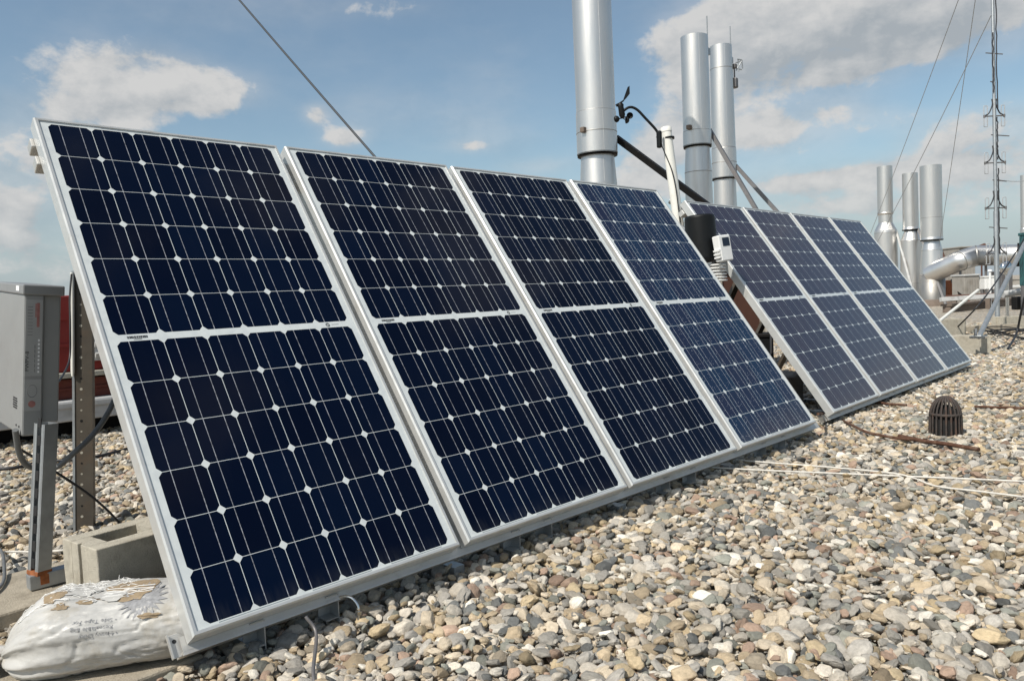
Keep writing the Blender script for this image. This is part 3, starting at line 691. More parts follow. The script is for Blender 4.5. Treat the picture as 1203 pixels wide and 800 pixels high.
# sandbag, lying along the row under the paver edge; its near end is gathered
bl0 = G(5, 752, .085); bl1 = G(262, 716, .085); bl0.z = bl1.z = 0
bagz = .012
AX = (bl1-bl0).normalized(); AY = Vector((0, 0, 1)).cross(AX); BLN = (bl1-bl0).length
def bag_pt(u, ang, off=0.0):
    """u 0..1 along the bag, ang round it (0 = top, positive towards the camera side)"""
    e0 = min(1.0, u/.30); e1 = min(1.0, (1-u)/.14)
    k = (math.sin(e0*PI/2)**.58)*.94+.06; k *= (math.sin(e1*PI/2)**.55)*.96+.04
    hw = .130*k; hh = .084*k*(1+.06*math.sin(u*5+1))
    ca, sa = math.cos(ang), math.sin(ang)
    yy = hw*math.copysign(abs(sa)**.85, sa); zz = hh*math.copysign(abs(ca)**.8, ca)
    pt = bl0+AX*(u*BLN)-AY*yy+Vector((0, 0, bagz+.078*(.42+.58*k)+zz))
    pl = (math.exp(-u*5.0)*math.sin(ang*12+2*math.sin(ang*3)+u*4)*.009+math.exp(-u*3.5)*math.sin(ang*19+3*math.sin(ang*2))*.0022)*min(1, u/.05+.3)
    ww = mnoise.noise(Vector((u*5, math.sin(ang)*1.4, math.cos(ang)*1.4)))
    w_ = ww*.007-.0028*math.exp(-(mnoise.noise(Vector((u*3.2+ww*.6, math.sin(ang)*3.2+u*1.5, math.cos(ang)*3.2)))/.07)**2)-.0022*math.exp(-(mnoise.noise(Vector((u*5, math.sin(ang)*7+u*3, math.cos(ang)*7+7)))/.09)**2)+.0007*mnoise.noise(Vector((u*40, math.sin(ang)*14, math.cos(ang)*14)))
    nrm = (-AY*(yy/hw if hw else 0)+Vector((0, 0, ca))).normalized()
    pt = pt+nrm*(pl+w_+off)
    if pt.z < bagz+.002: pt.z = bagz+.002
    return pt
mb = MB(); NU, NA = 170, 150
mb.grid([[bag_pt(i/NU, 2*PI*k/NA) for k in range(NA)] for i in range(NU+1)], wrap_u=True)
# torn window down to the sand, spots of sand, burst emblem, lettering: all lie on the bag's skin
def patch(u0, a0, ru, ra, off, seed, n=34, jag=.25, spikes=0):
    rr = random.Random(seed); ring = []
    for k in range(n):
        th = 2*PI*k/n; q = 1+1.6*jag*mnoise.noise(Vector((math.cos(th)*1.3, math.sin(th)*1.3, seed*1.7)))+.10*rr.uniform(-1, 1)
        if spikes: q = 1.0 if k % 2 else rr.uniform(.55, .68)
        ring.append((q*math.cos(th), q*math.sin(th)))
    rows = [[mb.bm.verts.new(bag_pt(u0+ru*x*s_, a0+ra*y*s_, off)) for x, y in ring] for s_ in (1.0, .8, .6, .4, .2)]
    cen = mb.bm.verts.new(bag_pt(u0, a0, off))
    for i in range(len(rows)-1):
        for k in range(n):
            f = mb.bm.faces.new((rows[i][k], rows[i][(k+1) % n], rows[i+1][(k+1) % n], rows[i+1][k])); f.material_index = mb.mi; f.smooth = True
    for k in range(n):
        f = mb.bm.faces.new((rows[-1][k], rows[-1][(k+1) % n], cen)); f.material_index = mb.mi; f.smooth = True
mb.mi = 1; patch(.66, .50, .115, .62, .0012, 5, n=44, spikes=1)
mb.mi = 2; patch(.585, .12, .125, .40, .0022, 8, jag=.12); patch(.24, .12, .055, .22, .0015, 3, jag=.45); patch(.30, .52, .035, .10, .0015, 4, jag=.5); patch(.40, .40, .045, .05, .0014, 6, jag=.5)
patch(.47, .30, .05, .06, .0014, 9, jag=.5); patch(.18, -.1, .03, .06, .0014, 12, jag=.5); patch(.70, 1.02, .050, .07, .0022, 10, jag=.25)
mb.mi = 0; patch(.50, .28, .075, .18, .0036, 21, jag=.3); patch(.36, .05, .07, .10, .0026, 22, jag=.4)
mb.mi = 3
for k, (a_, sl) in enumerate(((.02, .05), (.10, .06), (.17, .05), (.33, -.04))):
    mb.tube([bag_pt(.47+.225*q/6, a_+sl*q/6, .0035) for q in range(7)], .0011, 5)
rr = random.Random(4)
for k in range(130):
    u0, a0 = rr.uniform(.06, .56), rr.uniform(-.75, .45); L_ = rr.uniform(.02, .07)
    mb.tube([bag_pt(u0+L_*q/4, a0+rr.uniform(-.03, .03), .001+.004*math.sin(q*PI/4)*rr.random()) for q in range(5)], .0008, 4)
for k in range(26):
    u0, a0 = rr.uniform(.12, .5), rr.uniform(-.9, -.55); p = bag_pt(u0, a0)
    mb.tube([p, p+Vector((rr.uniform(-.008, .008), .004, rr.uniform(.003, .014)))], .0007, 4)
# print reads upside down from the camera
mb.mi = 4
def bagtext(txt, u_right, ang, size):
    put_text(mb, txt, size, lambda x, y: bag_pt(u_right-x/BLN, ang+y/.10, .0013))
bagtext('• Heavy Duty', .565, 1.29, .0140); bagtext('Resealable Bag', .545, 1.13, .0140); bagtext('• Side Tape For', .56, .96, .0140)
mb.mi = 1
mb.tube([bag_pt(.90+.05*math.cos(q*PI/10), .30+.22*math.sin(q*PI/10), .0012) for q in range(4, 18)], .0028, 6)
mb.mi = 0
# gathered neck and the loose tail beyond the tie
tl = bl0-AX*.0
rows = []
for i in range(12):
    q = i/11; rad = .015+.045*q**.8
    rows.append([tl+Vector((0, 0, bagz+.045-.02*q))-AX*(.085*q-.01)+(AY*math.cos(2*PI*k/36)*1.05+Vector((0, 0, math.sin(2*PI*k/36)*.55)))*(rad*(1+.18*math.sin(6*2*PI*k/36+q*2))) for k in range(36)])
mb.grid(rows, wrap_u=True)
bag = mb.build('sandbag', [M['bag'], M['bagprint'], M['sand'], M['thread'], M['bagprint']], origin=((bl0.x+bl1.x)/2, (bl0.y+bl1.y)/2, bagz))
tag(bag, 'torn white plastic sandbag leaking brown sand, lying at the panel corner', 'sandbag')

# cables
def cable(name, pts, r, m, label, cat='cable', n=8, group=None, seg=8):
    mb = MB(); P = curve_pts(pts, n); mb.tube(P, r, seg); o = mb.build(name, m, origin=P[0]); return tag(o, label, cat, group)
cable('power_cable', [D(18, 505, 2.22), D(22, 530, 2.26), D(30, 545, 2.3), D(45, 551, 2.34), D(66, 549, 2.34), D(88, 531, 2.36), D(108, 512, 2.4), D(124, 490, 2.44), D(136, 466, 2.48), D(150, 430, 2.5)], .0085, M['greycable'], 'thick grey cable curving from the inverter to the panel back')
cable('power_cable', [D(24, 528, 2.42), D(45, 540, 2.5), D(62, 552, 2.55), D(85, 567, 2.6), D(105, 581, 2.65), D(125, 598, 2.7), D(143, 617, 2.74)], .0045, M['rubber'], 'thin black cable hanging diagonally before the gravel to the block')
cable('power_cable', [G(-25, 553, .02), G(20, 549, .02), G(45, 543, .02), G(70, 541, .02), G(110, 537, .02), G(150, 527, .02), G(175, 520, .02)], .009, M['rubber'], 'black cable lying on the far gravel behind the posts')
cable('power_cable', [D(84, 322, 2.86), D(82, 350, 2.84), D(82.5, 385, 2.82), D(82, 420, 2.8), D(76, 437, 2.7), D(66, 452, 2.5), D(60, 460, 2.4)], .0035, M['rubber'], 'thin black wire running down the perforated post to the inverter')
cable('power_cable', [G(-10, 640, .045), G(2, 648, .05), G(5, 668, .05), G(3, 685, .045), G(-12, 700, .045)], .005, M['greycable'], 'grey cable loop on the paver at the left edge')
cable('cord', [G(-20, 652, .04), G(10, 648, .03), G(45, 648, .028), G(76, 646, .03), G(110, 640, .02)], .004, M['cord'], 'white cord lying behind the grey strut post', 'cord')

# red rooftop unit behind the left end
rA = G(30, 523); rB = G(140, 508)
ry = .5*(rA.y+rB.y); rx0, rx1 = rA.x-2.2, rB.x+1.6
def pz(y, x, Y):
    d = ray(x, y); return CAMH+d.z*(Y/d.y)
z_b0, z_b1 = pz(492, 100, ry), pz(468, 100, ry); z_d1 = pz(444, 100, ry); z_e1 = pz(436, 100, ry); z_t = pz(347, 76, ry)
root = thing('rooftop_unit', ((rx0+rx1)/2, ry+.4, 0), 'low red steel rooftop unit on a weathered white beam behind the inverter', 'rooftop unit')
wd = rx1-rx0; cxu = (rx0+rx1)/2
mb = MB(); mb.box((cxu, ry+.35, (z_e1+z_t)/2), (wd, .6, z_t-z_e1), bevel=.01)
for k in range(14): mb.box((rx0+.1+k*wd/14, ry+.045, (z_e1+z_t)/2), (.03, .02, z_t-z_e1-.04))
for zz in (.35, .7): mb.box((cxu, ry+.042, z_e1+(z_t-z_e1)*zz), (wd-.02, .016, .02))
mb.build('casing', M['redunit'], root)
mb = MB(); mb.box((cxu, ry+.30, (z_d1+z_e1)/2+.004), (wd+.06, .62, z_e1-z_d1-.01), bevel=.006); mb.build('ledge', M['beige'], root)
mb = MB(); mb.box((cxu, ry+.33, (z_b1+z_d1)/2), (wd+.02, .55, z_d1-z_b1-.008)); mb.box((cxu, ry+.05, (z_b1+z_d1)/2), (wd+.01, .012, .014)); mb.build('plinth', M['darkred'], root)
mb = MB(); mb.box((cxu, ry+.26, (z_b0+z_b1)/2), (wd+.3, .62, z_b1-z_b0), bevel=.01); mb.box((cxu, ry-.055, z_b1-.03), (wd+.3, .016, .03)); mb.build('beam', M['beam'], root)
mb = MB(); mb.box((cxu, ry+.40, z_b0/2-.01), (wd+.1, .4, z_b0+.01)); mb.build('base', M['dark_fill'], root)  # black block standing in for the shade in the gap under the beam
# pale louvred panel on the unit's face, showing between the leg and the panel edge
vx = ray(106, 405); lx0 = vx.x*ry/vx.y; lz0, lz1 = pz(424, 110, ry), pz(386, 110, ry)
mb = MB(); mb.box((lx0+.42, ry+.030, (lz0+lz1)/2), (.84, .03, lz1-lz0), bevel=.004)
for k in range(3): mb.box((lx0+.42, ry+.008, lz0+(k+.5)*(lz1-lz0)/3), (.78, .02, .035), Matrix.Rotation(.5, 3, 'X'))
mb.build('louvre', M['beam'], root)

# ------------------------------------------------------------------ exhaust stacks
def stack(px, dep, wpx, yprofile, label, seam=True, slope=0.0, base_r=None, extra=None):
    """yprofile: list of (image row, width in px) from the top down; heights come from the depth"""
    ax = D(px, 300, dep); s = dep/FPX
    def zz(y):
        k = (CY-y)/FPX; P0 = Vector((ax.x, ax.y, 0))-CAMP          # height on the vertical axis that shows at image row y
        return (k*P0.dot(CF)-P0.dot(CU))/(CU.z-k*CF.z)
    prof = [(w_*s/2, zz(y)) for y, w_ in yprofile]; prof = prof[::-1]
    return Vector((ax.x, ax.y, 0)), prof, zz, s
def add_stack(px, dep, prof_px, label, rings=(), rivets=(), low_from=None, dark_gap=None, group='silver exhaust stacks', whips=()):
    loc, prof, zz, s = stack(px, dep, 0, prof_px, label)
    root = thing('exhaust_stack', loc, label, 'exhaust stack', group)
    if dark_gap:
        cut = zz(dark_gap)
        up_ = [p for p in prof if p[1] >= cut-1e-6]; lo_ = [p for p in prof if p[1] < cut-1e-6]
    else: up_, lo_ = prof, []
    def dup_edges(p):
        out = []
        for i, q in enumerate(p):
            out.append(q)
            if 0 < i < len(p)-1: out.append(q)
        return out
    mb = MB()
    ptop = up_[-1]
    mb.lathe(loc, (0, 0, 1), dup_edges(up_)+[(ptop[0], ptop[1]), (ptop[0]*.96, ptop[1]), (ptop[0]*.96, ptop[1]), (ptop[0]*.95, ptop[1]-.5)], 72, cap0=True, cap1=True)
    pipe = mb.build('pipe', M['steel'], root)
    if lo_:
        lo_ = [(lo_[0][0], -.03)]+lo_ if lo_[0][1] > 0 else lo_
        mb = MB(); mb.lathe(loc, (0, 0, 1), dup_edges(lo_), 72); mb.build('lower_pipe', M['steel'], root)
        mb = MB(); r0 = up_[0][0]; mb.lathe(loc, (0, 0, 1), [(r0*.9, cut-.022), (r0*.985, cut-.022), (r0*.985, cut+.004), (r0*1.006, cut+.004), (r0*1.006, cut+.009), (r0*.99, cut+.009)], 72); mb.build('gap_shade', M['blackiron'], root)  # black ring added as the shade in the gap below the sleeve
    for y in rings:
        r0 = np.interp(zz(y), [p[1] for p in prof], [p[0] for p in prof])
        mb = MB(); mb.lathe(loc, (0, 0, 1), [(r0*.99, zz(y)-.006), (r0*1.012, zz(y)-.004), (r0*1.012, zz(y)+.004), (r0*.99, zz(y)+.006)], 72, cap0=False, cap1=False); mb.build('seam_ring', M['dullsteel'], root, parent=pipe)
    # vertical lock seam facing the camera's side
    ang = math.atan2(-loc.y, -loc.x)+.35
    mb = MB()
    for i in range(len(prof)-1):
        (r0, z0), (r1, z1) = prof[i], prof[i+1]
        if z1-z0 < .05: continue
        dv = Vector((math.cos(ang), math.sin(ang), 0))
        mb.tube([loc+dv*r0+Vector((0, 0, z0+.01)), loc+dv*r1+Vector((0, 0, z1-.01))], .003, 6)
    mb.build('lock_seam', M['steel'], root, parent=pipe)
    if rivets:
        mb = MB()
        for (y, dpx) in rivets:
            r0 = float(np.interp(zz(y), [p[1] for p in prof], [p[0] for p in prof])); lat = dpx*s
            dv = Vector((-loc.x, -loc.y, 0)).normalized(); sv = Vector((-dv.y, dv.x, 0))*-1
            sv = CR - Vector((0, 0, CR.z)); sv.normalize()
            fr = math.sqrt(max(r0*r0-lat*lat, 0))
            mb.box(loc+sv*lat+dv*fr+Vector((0, 0, zz(y))), (.06, .06, .06), bevel=.008)
        mb.build('lug', M['felt'], root, parent=pipe)
    for (dpx, y0, y1) in whips:
        sv = (CR-Vector((0, 0, CR.z))).normalized(); mb = MB()
        mb.tube([loc+sv*(dpx*s)+Vector((0, 0, zz(y1))), loc+sv*(dpx*s)+Vector((0, 0, zz(y0)))], .008, 6)
        mb.box(loc+sv*(dpx*s)+Vector((0, 0, zz(y1)+.0)), (.05, .05, .09)); mb.build('whip_rod', M['galv'], root)
    return root, loc, zz, s
S1, L1, Z1, s1 = add_stack(706.5, 9.0, [(-120, 45), (133, 45.2), (133.2, 46.6), (182, 47.2), (184, 38.5), (217, 43.0), (340, 46)],
    'tallest and widest silver exhaust stack, running out of the top of the picture', rings=(133, 157), rivets=((156, -15),), dark_gap=182)
S2, L2, Z2, s2 = add_stack(823.5, 10.6, [(44, 31), (155, 31.5), (155.3, 32.3), (172, 32.5), (173.5, 27.5), (203, 31.0), (260, 31.5), (340, 32)],
    'silver exhaust stack left of the pair behind the far panels, with a grey brace', rings=(155, 203), rivets=((152, -9),), dark_gap=172, whips=((15.5, 20, 62),))
S3, L3, Z3, s3 = add_stack(854.0, 12.2, [(55, 24.5), (82, 25.5), (175, 27), (176, 28), (210, 28.3), (211.5, 25), (340, 30)],
    'silver exhaust stack right of the pair, carrying a small antenna near its top', rings=(82, 175, 192), dark_gap=210, whips=((11.5, 32, 72),))
# small antenna clamped on the third stack
sv = (CR-Vector((0, 0, CR.z))).normalized(); p = L3+sv*(15*s3)+Vector((0, 0, Z3(79)))
root = thing('small_antenna', p, 'small wire frame antenna clamped near the top of a silver stack', 'antenna')
mb = MB(); mb.box(p, (.07, .07, .07), bevel=.01); mb.tube([p+Vector((0, 0, .0)), p+Vector((0, 0, -.26))], .012, 8); mb.box(p+Vector((0, 0, -.26)), (.09, .09, .16), bevel=.02); mb.build('bracket', M['brace'], root)
mb = MB()
for a_, b_ in (((2, 4), (9, 6)), ((2, -5), (11, 7)), ((9, 6), (11, -3)), ((4, 8), (11, 7)), ((1, -2), (10, -4)), ((5, -6), (6, 8))):
    mb.tube([p+sv*(a_[0]*s3)+Vector((0, 0, a_[1]*s3)), p+sv*(b_[0]*s3)+Vector((0, .02, b_[1]*s3))], .009, 6)
mb.build('wire_frame', M['galv'], root)
S4, L4, Z4, s4 = add_stack(1041.0, 24.5, [(196, 16.5), (250, 16.7), (251, 17.6), (253, 15.2), (262, 15.2), (271, 24), (274, 24.6), (350, 25)],
    'farthest left of the three distant stacks, with a cone above a wide base', rings=(250, 274), group='distant exhaust stacks')
S5, L5, Z5, s5 = add_stack(1070.5, 24.0, [(204, 16.6), (267, 17.0), (270, 18.6), (271, 13.5), (283, 22.5), (360, 24)],
    'middle one of the three distant stacks, the one with a dark joint and brace', rings=(283, 333), dark_gap=270, group='distant exhaust stacks')
S6, L6, Z6, s6 = add_stack(1094.8, 23.0, [(195, 23.0), (256, 23.2), (279, 23.4), (282, 24.5), (283, 17), (294, 22), (325, 26.5), (360, 26.5)],
    'widest of the three distant stacks, joined at its base by the silver duct', rings=(256, 294), dark_gap=282, group='distant exhaust stacks')
# square transition and round curb at the foot of the widest distant stack
mb = MB(); mb.lathe((L6.x, L6.y, 0), (0, 0, 1), [(.62, -.03), (.60, .10), (.58, .10), (.45, .16)], 40); mb.build('roof_curb', M['felt'], S6)
mb = MB(); mb.lathe((L6.x, L6.y, 0), (0, 0, 1), [(.348, .05), (.348, .93), (.30, .93)], 28); mb.build('base_drum', M['dullsteel'], S6)

# braces
def to_roof(a_, b_):
    d = b_-a_; return a_+d*((a_.z+.02)/-d.z)
def bar(name, a_, b_, r, m, label, cat='brace', group=None, seg=4):
    if name == 'brace': b_ = to_roof(a_, b_)
    mb = MB(); mb.tube([a_, b_], r, seg, smooth=seg > 5); o = mb.build(name, m, origin=b_); return tag(o, label, cat, group)
bar('brace', D(723.5, 162, 9.0), D(845, 252, 8.6), .046, M['blackiron'], 'black iron brace slanting from the tallest stack behind the white weather pole')
bar('brace', D(833, 152, 10.55), D(894, 256, 10.0), .036, M['brace'], 'grey brace leaning on the left stack of the pair', group='grey stack braces')
bar('brace', D(860, 190, 12.1), D(921, 258, 11.6), .038, M['brace'], 'grey brace leaning on the right stack, the one with the antenna', group='grey stack braces')
bar('brace', D(1078, 268, 23.8), D(1109, 352, 22.4), .045, M['brace'], 'dark brace from the joint of the middle distant stack', group='distant stack braces')
bar('brace', D(1101, 281, 23.0), D(1121, 330, 22.6), .03, M['timber'], 'brown brace behind the widest distant stack', group='distant stack braces')
bar('brace', D(1053, 271, 24.3), D(1072, 340, 23.4), .04, M['beam'], 'pale brace from the farthest left distant stack', group='distant stack braces')
# duct with elbow
dd = 22.2
duct_pts = [D(1092, 322.5, 23.0), D(1103, 317, dd), D(1128, 306.5, dd), D(1137, 302.5, dd-.0), D(1147, 300.5, dd-.1), D(1158, 300, dd-.2), D(1195, 299.5, dd-.6)]
root = thing('exhaust_duct', (duct_pts[0].x, duct_pts[0].y, duct_pts[0].z-.3), 'bent silver duct running right from the widest distant stack', 'duct')
mb = MB(); mb.tube([duct_pts[0], duct_pts[2].lerp(duct_pts[0], .02), duct_pts[2], duct_pts[4].lerp(duct_pts[2], .02), duct_pts[4], duct_pts[6]], .29, 40); pipe = mb.build('pipe', M['steel2'], root)
def ringat(i, w_=.03, r=.30):
    tdir = (duct_pts[min(i+1, 6)]-duct_pts[max(i-1, 0)]).normalized(); return [duct_pts[i]-tdir*w_/2, duct_pts[i]+tdir*w_/2], r
for nm, idx in (('seam_ring', (2, 4)),):
    for i in idx: mb = MB(); q, r = ringat(i); mb.tube(q, r, 40); mb.build(nm, M['dullsteel'], root, parent=pipe)
mb = MB(); e_ = (duct_pts[6]-duct_pts[5]).normalized(); mb.tube([duct_pts[6]-e_*.01, duct_pts[6]+e_*.10], .33, 40); mb.build('end_flange', M['blackiron'], root, parent=pipe)
for q in (.25, .45, .62, .8):
    mb = MB(); c = duct_pts[4].lerp(duct_pts[6], q); mb.tube([c-e_*.012, c+e_*.012], .296, 40); mb.build('band', M['steel'], root, parent=pipe)
for i, dz in ((2, 0), (5, 0)):
    mb = MB(); c = duct_pts[i]; mb.tube([(c.x, c.y-.0, -.03), (c.x, c.y, c.z-.27)], .035, 8); mb.build('support', M['brace'], root)

# ------------------------------------------------------------------ mast with antennas
mx = G(1172, 386); MT = D(1166, 0, 11.69)
lean = Vector((MT.x-mx.x, MT.y-mx.y, 0))/(MT.z)
def mast_at(y):
    t_ = (386-y)/386; z = MT.z*t_; return Vector((mx.x+lean.x*z, mx.y+lean.y*z, z))
root = thing('antenna_mast', mx, 'slim silver antenna mast with paired dipole arms and black feed cables', 'mast')
mb = MB(); mb.tube([mast_at(388), mast_at(250)], .034, 14); mb.tube([mast_at(252), mast_at(120)], .026, 14); mb.tube([mast_at(122), mast_at(-60)], .022, 12); pole = mb.build('pole', M['galv'], root)
sv = (CR-Vector((0, 0, CR.z))).normalized(); sm = 11.69/FPX
for y, wl in ((138, 11.5), (193, 11.5), (246, 11.5), (299, 11)):
    c = mast_at(y); mb = MB()
    mb.tube([c-sv*wl*sm, c+sv*wl*sm], .010, 8)
    for sg in (-1, 1): mb.tube([c+sv*sg*(wl*sm)+Vector((0, 0, -.02)), c+sv*sg*(wl*sm)+Vector((0, 0, .02))], .016, 8)
    arm = mb.build('dipole_arm', M['brace'], root)
    for sg in (-1, 1):
        mb = MB(); cc = c+sv*sg*(wl-1.4)*sm; h_, w2 = 12*sm, 2.0*sm
        loop = [cc+sv*w2*math.copysign(min(1, abs(math.cos(q))*3), math.cos(q))+Vector((0, 0, h_*math.copysign(min(1, abs(math.sin(q))*1.15), math.sin(q)))) for q in [k*2*PI/20 for k in range(20)]]
        mb.tube(loop, .006, 5, closed=True); mb.build('dipole_loop', M['farwire'], root, parent=arm)
    mb = MB()
    for sg in (-1, 1):
        mb.tube(curve_pts([c+sv*sg*(wl-1)*sm+Vector((0, 0, .01)), c+sv*sg*6*sm+Vector((0, 0, .05)), c+sv*sg*2.2*sm+Vector((0, 0, .17)), mast_at(y-20)+sv*sg*2.6*sm]), .0095, 6)
    mb.build('feed_cable', M['rubber'], root, parent=arm)
for y, x0, x1 in ((63, -9, 11), (97, -4, 2), (160, -4, 17), (213, -3, 13), (268, -8, 13)):
    c = mast_at(y); mb = MB(); mb.tube([c+sv*x0*sm, c+sv*x1*sm+Vector((0, 0, -.03))], .008, 6); mb.build('cross_rod', M['brace'], root)
mb = MB()
for lo, hi, sd_ in ((130, -50, 3.2), (110, 40, -2.6), (190, 140, 2.6), (300, 200, 3.0)):
    P = []
    for q in range(24):
        y = lo+(hi-lo)*q/23; P.append(mast_at(y)+sv*(sd_*sm*(.75+.5*mnoise.noise(Vector((q*.7, lo, sd_)))))-CF*.03)
    mb.tube(P, .0085, 6)
mb.build('cable_run', M['rubber'], root)
# stay wires
def wire(a_, b_, r, m, label, group=None, sag=0.0):
    mb = MB(); P = [a_.lerp(b_, k/16)-Vector((0, 0, sag*4*(k/16)*(1-k/16))) for k in range(17)]; mb.tube(P, r, 6)
    o = mb.build('guy_wire', m, origin=b_); return tag(o, label, 'wire', group)
wire(D(262, -22, 7.0), to_roof(D(262, -22, 7.0), D(470, 215, 5.2)), .0085, M['wirecable'], 'black guy wire crossing the open sky above the near panels', sag=.02)
wire(mast_at(18)+sv*-.02, D(1012, 318, 21), .0065, M['farwire'], 'long stay wire from the mast top to the distant stacks, its lower strand', 'mast stay wires', .1)
wire(D(1129, -8, 12), D(1000, 330, 26), .0065, M['farwire'], 'thin stay wire crossing left of the other one by the distant stacks', 'mast stay wires', .1)
wire(D(1147, -8, 12), D(1103, 290, 20), .006, M['farwire'], 'steep stay wire ending above the widest distant stack', 'mast stay wires', .05)
wire(mast_at(212), D(1240, 200, 13), .005, M['farwire'], 'faint wire from the mast to the right edge', 'mast stay wires', .1)
cable('stay_cable', [G(1118, 391, .03), D(1150, 358, 10.0), D(1180, 317, 11), D(1215, 262, 12)], .010, M['rubber'], 'black cable rising from the blocks across the mast foot', 'cable')
# strut leaning by the mast, standing on a block
a_ = G(1150, 396, .19); b_ = D(1204, 286, 9.4)
root = thing('diagonal_strut', a_, 'galvanised diagonal strut rising from a concrete block beside the mast', 'strut')
mb = MB(); mb.tube([a_, b_], .024, 14); mb.build('tube', M['galv'], root)
mb = MB(); mb.box(a_+Vector((0, 0, -.0)), (.12, .14, .02)); mb.box(a_+Vector((0, .03, .04)), (.08, .012, .09)); mb.build('foot_plate', M['chrome'], root)

# blocks and clutter at the far end
cB = G(1088, 418); place_block(Vector((cB.x, cB.y, -.01)), -.95, 'concrete block with a mortared hole under the diagonal strut', L=.62, W_=.22, H_=.2, on_side=False)
cB = G(1100, 396); place_block(Vector((cB.x, cB.y, -.01)), -.60, 'pale concrete block behind the end panel under the white pipe', L=.46, W_=.24, H_=.24)
cB = G(1178, 388); place_block(Vector((cB.x, cB.y, -.01)), -.60, 'concrete block standing right of the mast foot', L=.40, W_=.2, H_=.2)
pA_, pB_ = G(1118, 388, .05), G(1194, 384, .05)
mb = MB(); dv = (pB_-pA_); mb.box((pA_+pB_)/2, (dv.length, .14, .09), Matrix.Rotation(math.atan2(dv.y, dv.x), 3, 'Z'), bevel=.005); o = mb.build('timber_sleeper', M['paver'], origin=((pA_.x+pB_.x)/2, (pA_.y+pB_.y)/2, 0)); tag(o, 'long weathered sleeper lying across the foot of the mast', 'sleeper')
bar('pvc_pipe', D(1104, 377, 9.6), D(1149, 341, 10.8), .020, M['pvc'], 'white plastic pipe slanting up from the end panel', 'pipe', seg=10)
# rooftop boxes on the far right
def rbox(name, px0, px1, y0, y1, dep, thick, m, label, cat, lid=None, foot=True):
    s = dep/FPX; c = D((px0+px1)/2, (y0+y1)/2, dep); wv = (px1-px0)*s; hv = (y1-y0)*s
    fw = Vector((CF.x, CF.y, 0)).normalized(); rot = Matrix((sv, fw, Vector((0, 0, 1)))).transposed()
    base = Vector((c.x, c.y, 0))+fw*thick/2
    root = thing(name, base, label, cat)
    z0 = c.z-hv/2
    if z0 < .35: z0 = -.02
    z1 = c.z+hv/2
    mb = MB(); mb.box(base+Vector((0, 0, (z0+z1)/2)), (wv, thick, z1-z0), rot, bevel=.02); mb.build('casing', m, root)
    mb = MB(); mb.box(base+Vector((0, 0, z1+.02)), (wv*1.1, thick*1.1, .05), rot, bevel=.01); mb.build('lid', lid or m, root)
    mb = MB()
    for k in range(5): mb.box(base-fw*(thick/2+.006)+sv*((k-2)*wv*.17)+Vector((0, 0, (z0+z1)/2)), (wv*.03, .015, (z1-z0)*.8), rot)
    mb.build('rib', m, root)
    if z0 > 0:
        mb = MB()
        for q in (-.4, .4): mb.tube([base+sv*(wv*q)+Vector((0, 0, -.02)), base+sv*(wv*q)+Vector((0, 0, z0+.01))], .05, 8)
        mb.build('leg', M['brace'], root)
    return root
rbox('vent_box', 1127, 1146, 291, 352, 30, 1.2, M['stonegrey'], 'concrete vent housing rising behind the bend of the silver duct', 'vent box')
rbox('vent_box', 1133, 1151, 324, 350, 21, .6, M['stonegrey'], 'grey brown roof box with a pale lid beneath the silver duct', 'vent box', lid=M['beam'])
rbox('red_box', 1108, 1122, 331, 352, 24, .5, M['clay'], 'small orange red box under the silver duct', 'box')
rbox('teal_cabinet', 1206.5, 1220, 276, 336, 12.5, .2, M['teal'], 'teal equipment cabinet at the right edge behind the strut', 'cabinet')
add_stack(1204.5, 16.0, [(206, 9), (268, 9), (269, 10), (300, 10)], 'thin exhaust stack cut off by the right edge of the picture', rings=(266,), group='distant exhaust stacks')
p = D(1153, 290.5, 29); mb = MB(); mb.tube([p-sv*.17+Vector((0, 0, -.06)), p+sv*.14+Vector((0, 0, .05)), p+sv*.18+Vector((0, 0, .06))], [.10, .10, .05], 14)
mb.tube([p+Vector((0, 0, -.05)), (p.x, p.y, -.02)], .03, 8); o = mb.build('floodlight', M['timber'], origin=(p.x, p.y, 0)); tag(o, 'dark brown floodlight head tilted above the silver duct', 'floodlight')
bar('brace', D(1118, 329, 22), D(1137, 362, 20.5), .04, M['blackiron'], 'thin black brace under the duct beside the red box', 'brace', 'braces under the duct')
bar('brace', D(1122, 328, 22), D(1142, 360, 20.5), .03, M['timber'], 'brown brace under the duct beside the red box', 'brace', 'braces under the duct')
# low walls and pipes that close the roof
def wall(name, a_, b_, h, th, m, label, cat):
    d = b_-a_; mb = MB(); c = (a_+b_)/2; mb.box((c.x, c.y, h/2-.02), (d.length, th, h+.04), Matrix.Rotation(math.atan2(d.y, d.x), 3, 'Z'), bevel=.01)
    mb.box((c.x, c.y, h+.03), (d.length+.04, th+.08, .05), Matrix.Rotation(math.atan2(d.y, d.x), 3, 'Z')); o = mb.build(name, m, origin=(c.x, c.y, 0)); return tag(o, label, cat)
wall('parapet_wall', Vector((42, 30, 0)), Vector((40, -30, 0)), .55, .3, M['stonegrey'], 'low grey parapet closing the far end of the roof', 'wall')
wall('pipe_curb', G(1112, 366), G(1235, 352), .12, .18, M['felt'], 'dark roof curb running behind the foot of the mast', 'curb')
a_, b_ = D(1105, 352, 18), D(1172, 347.5, 18); bar('steel_channel', a_, b_, .07, M['beam'], 'pale steel channel lying behind the braces', 'steel channel')
a_, b_ = D(1178, 346, 13), D(1225, 339, 13); bar('cross_pipe', a_, b_, .06, M['beam'], 'pale pipe crossing behind the diagonal strut', 'pipe', seg=10)
mb = MB(); p = D(1183, 315, 14)
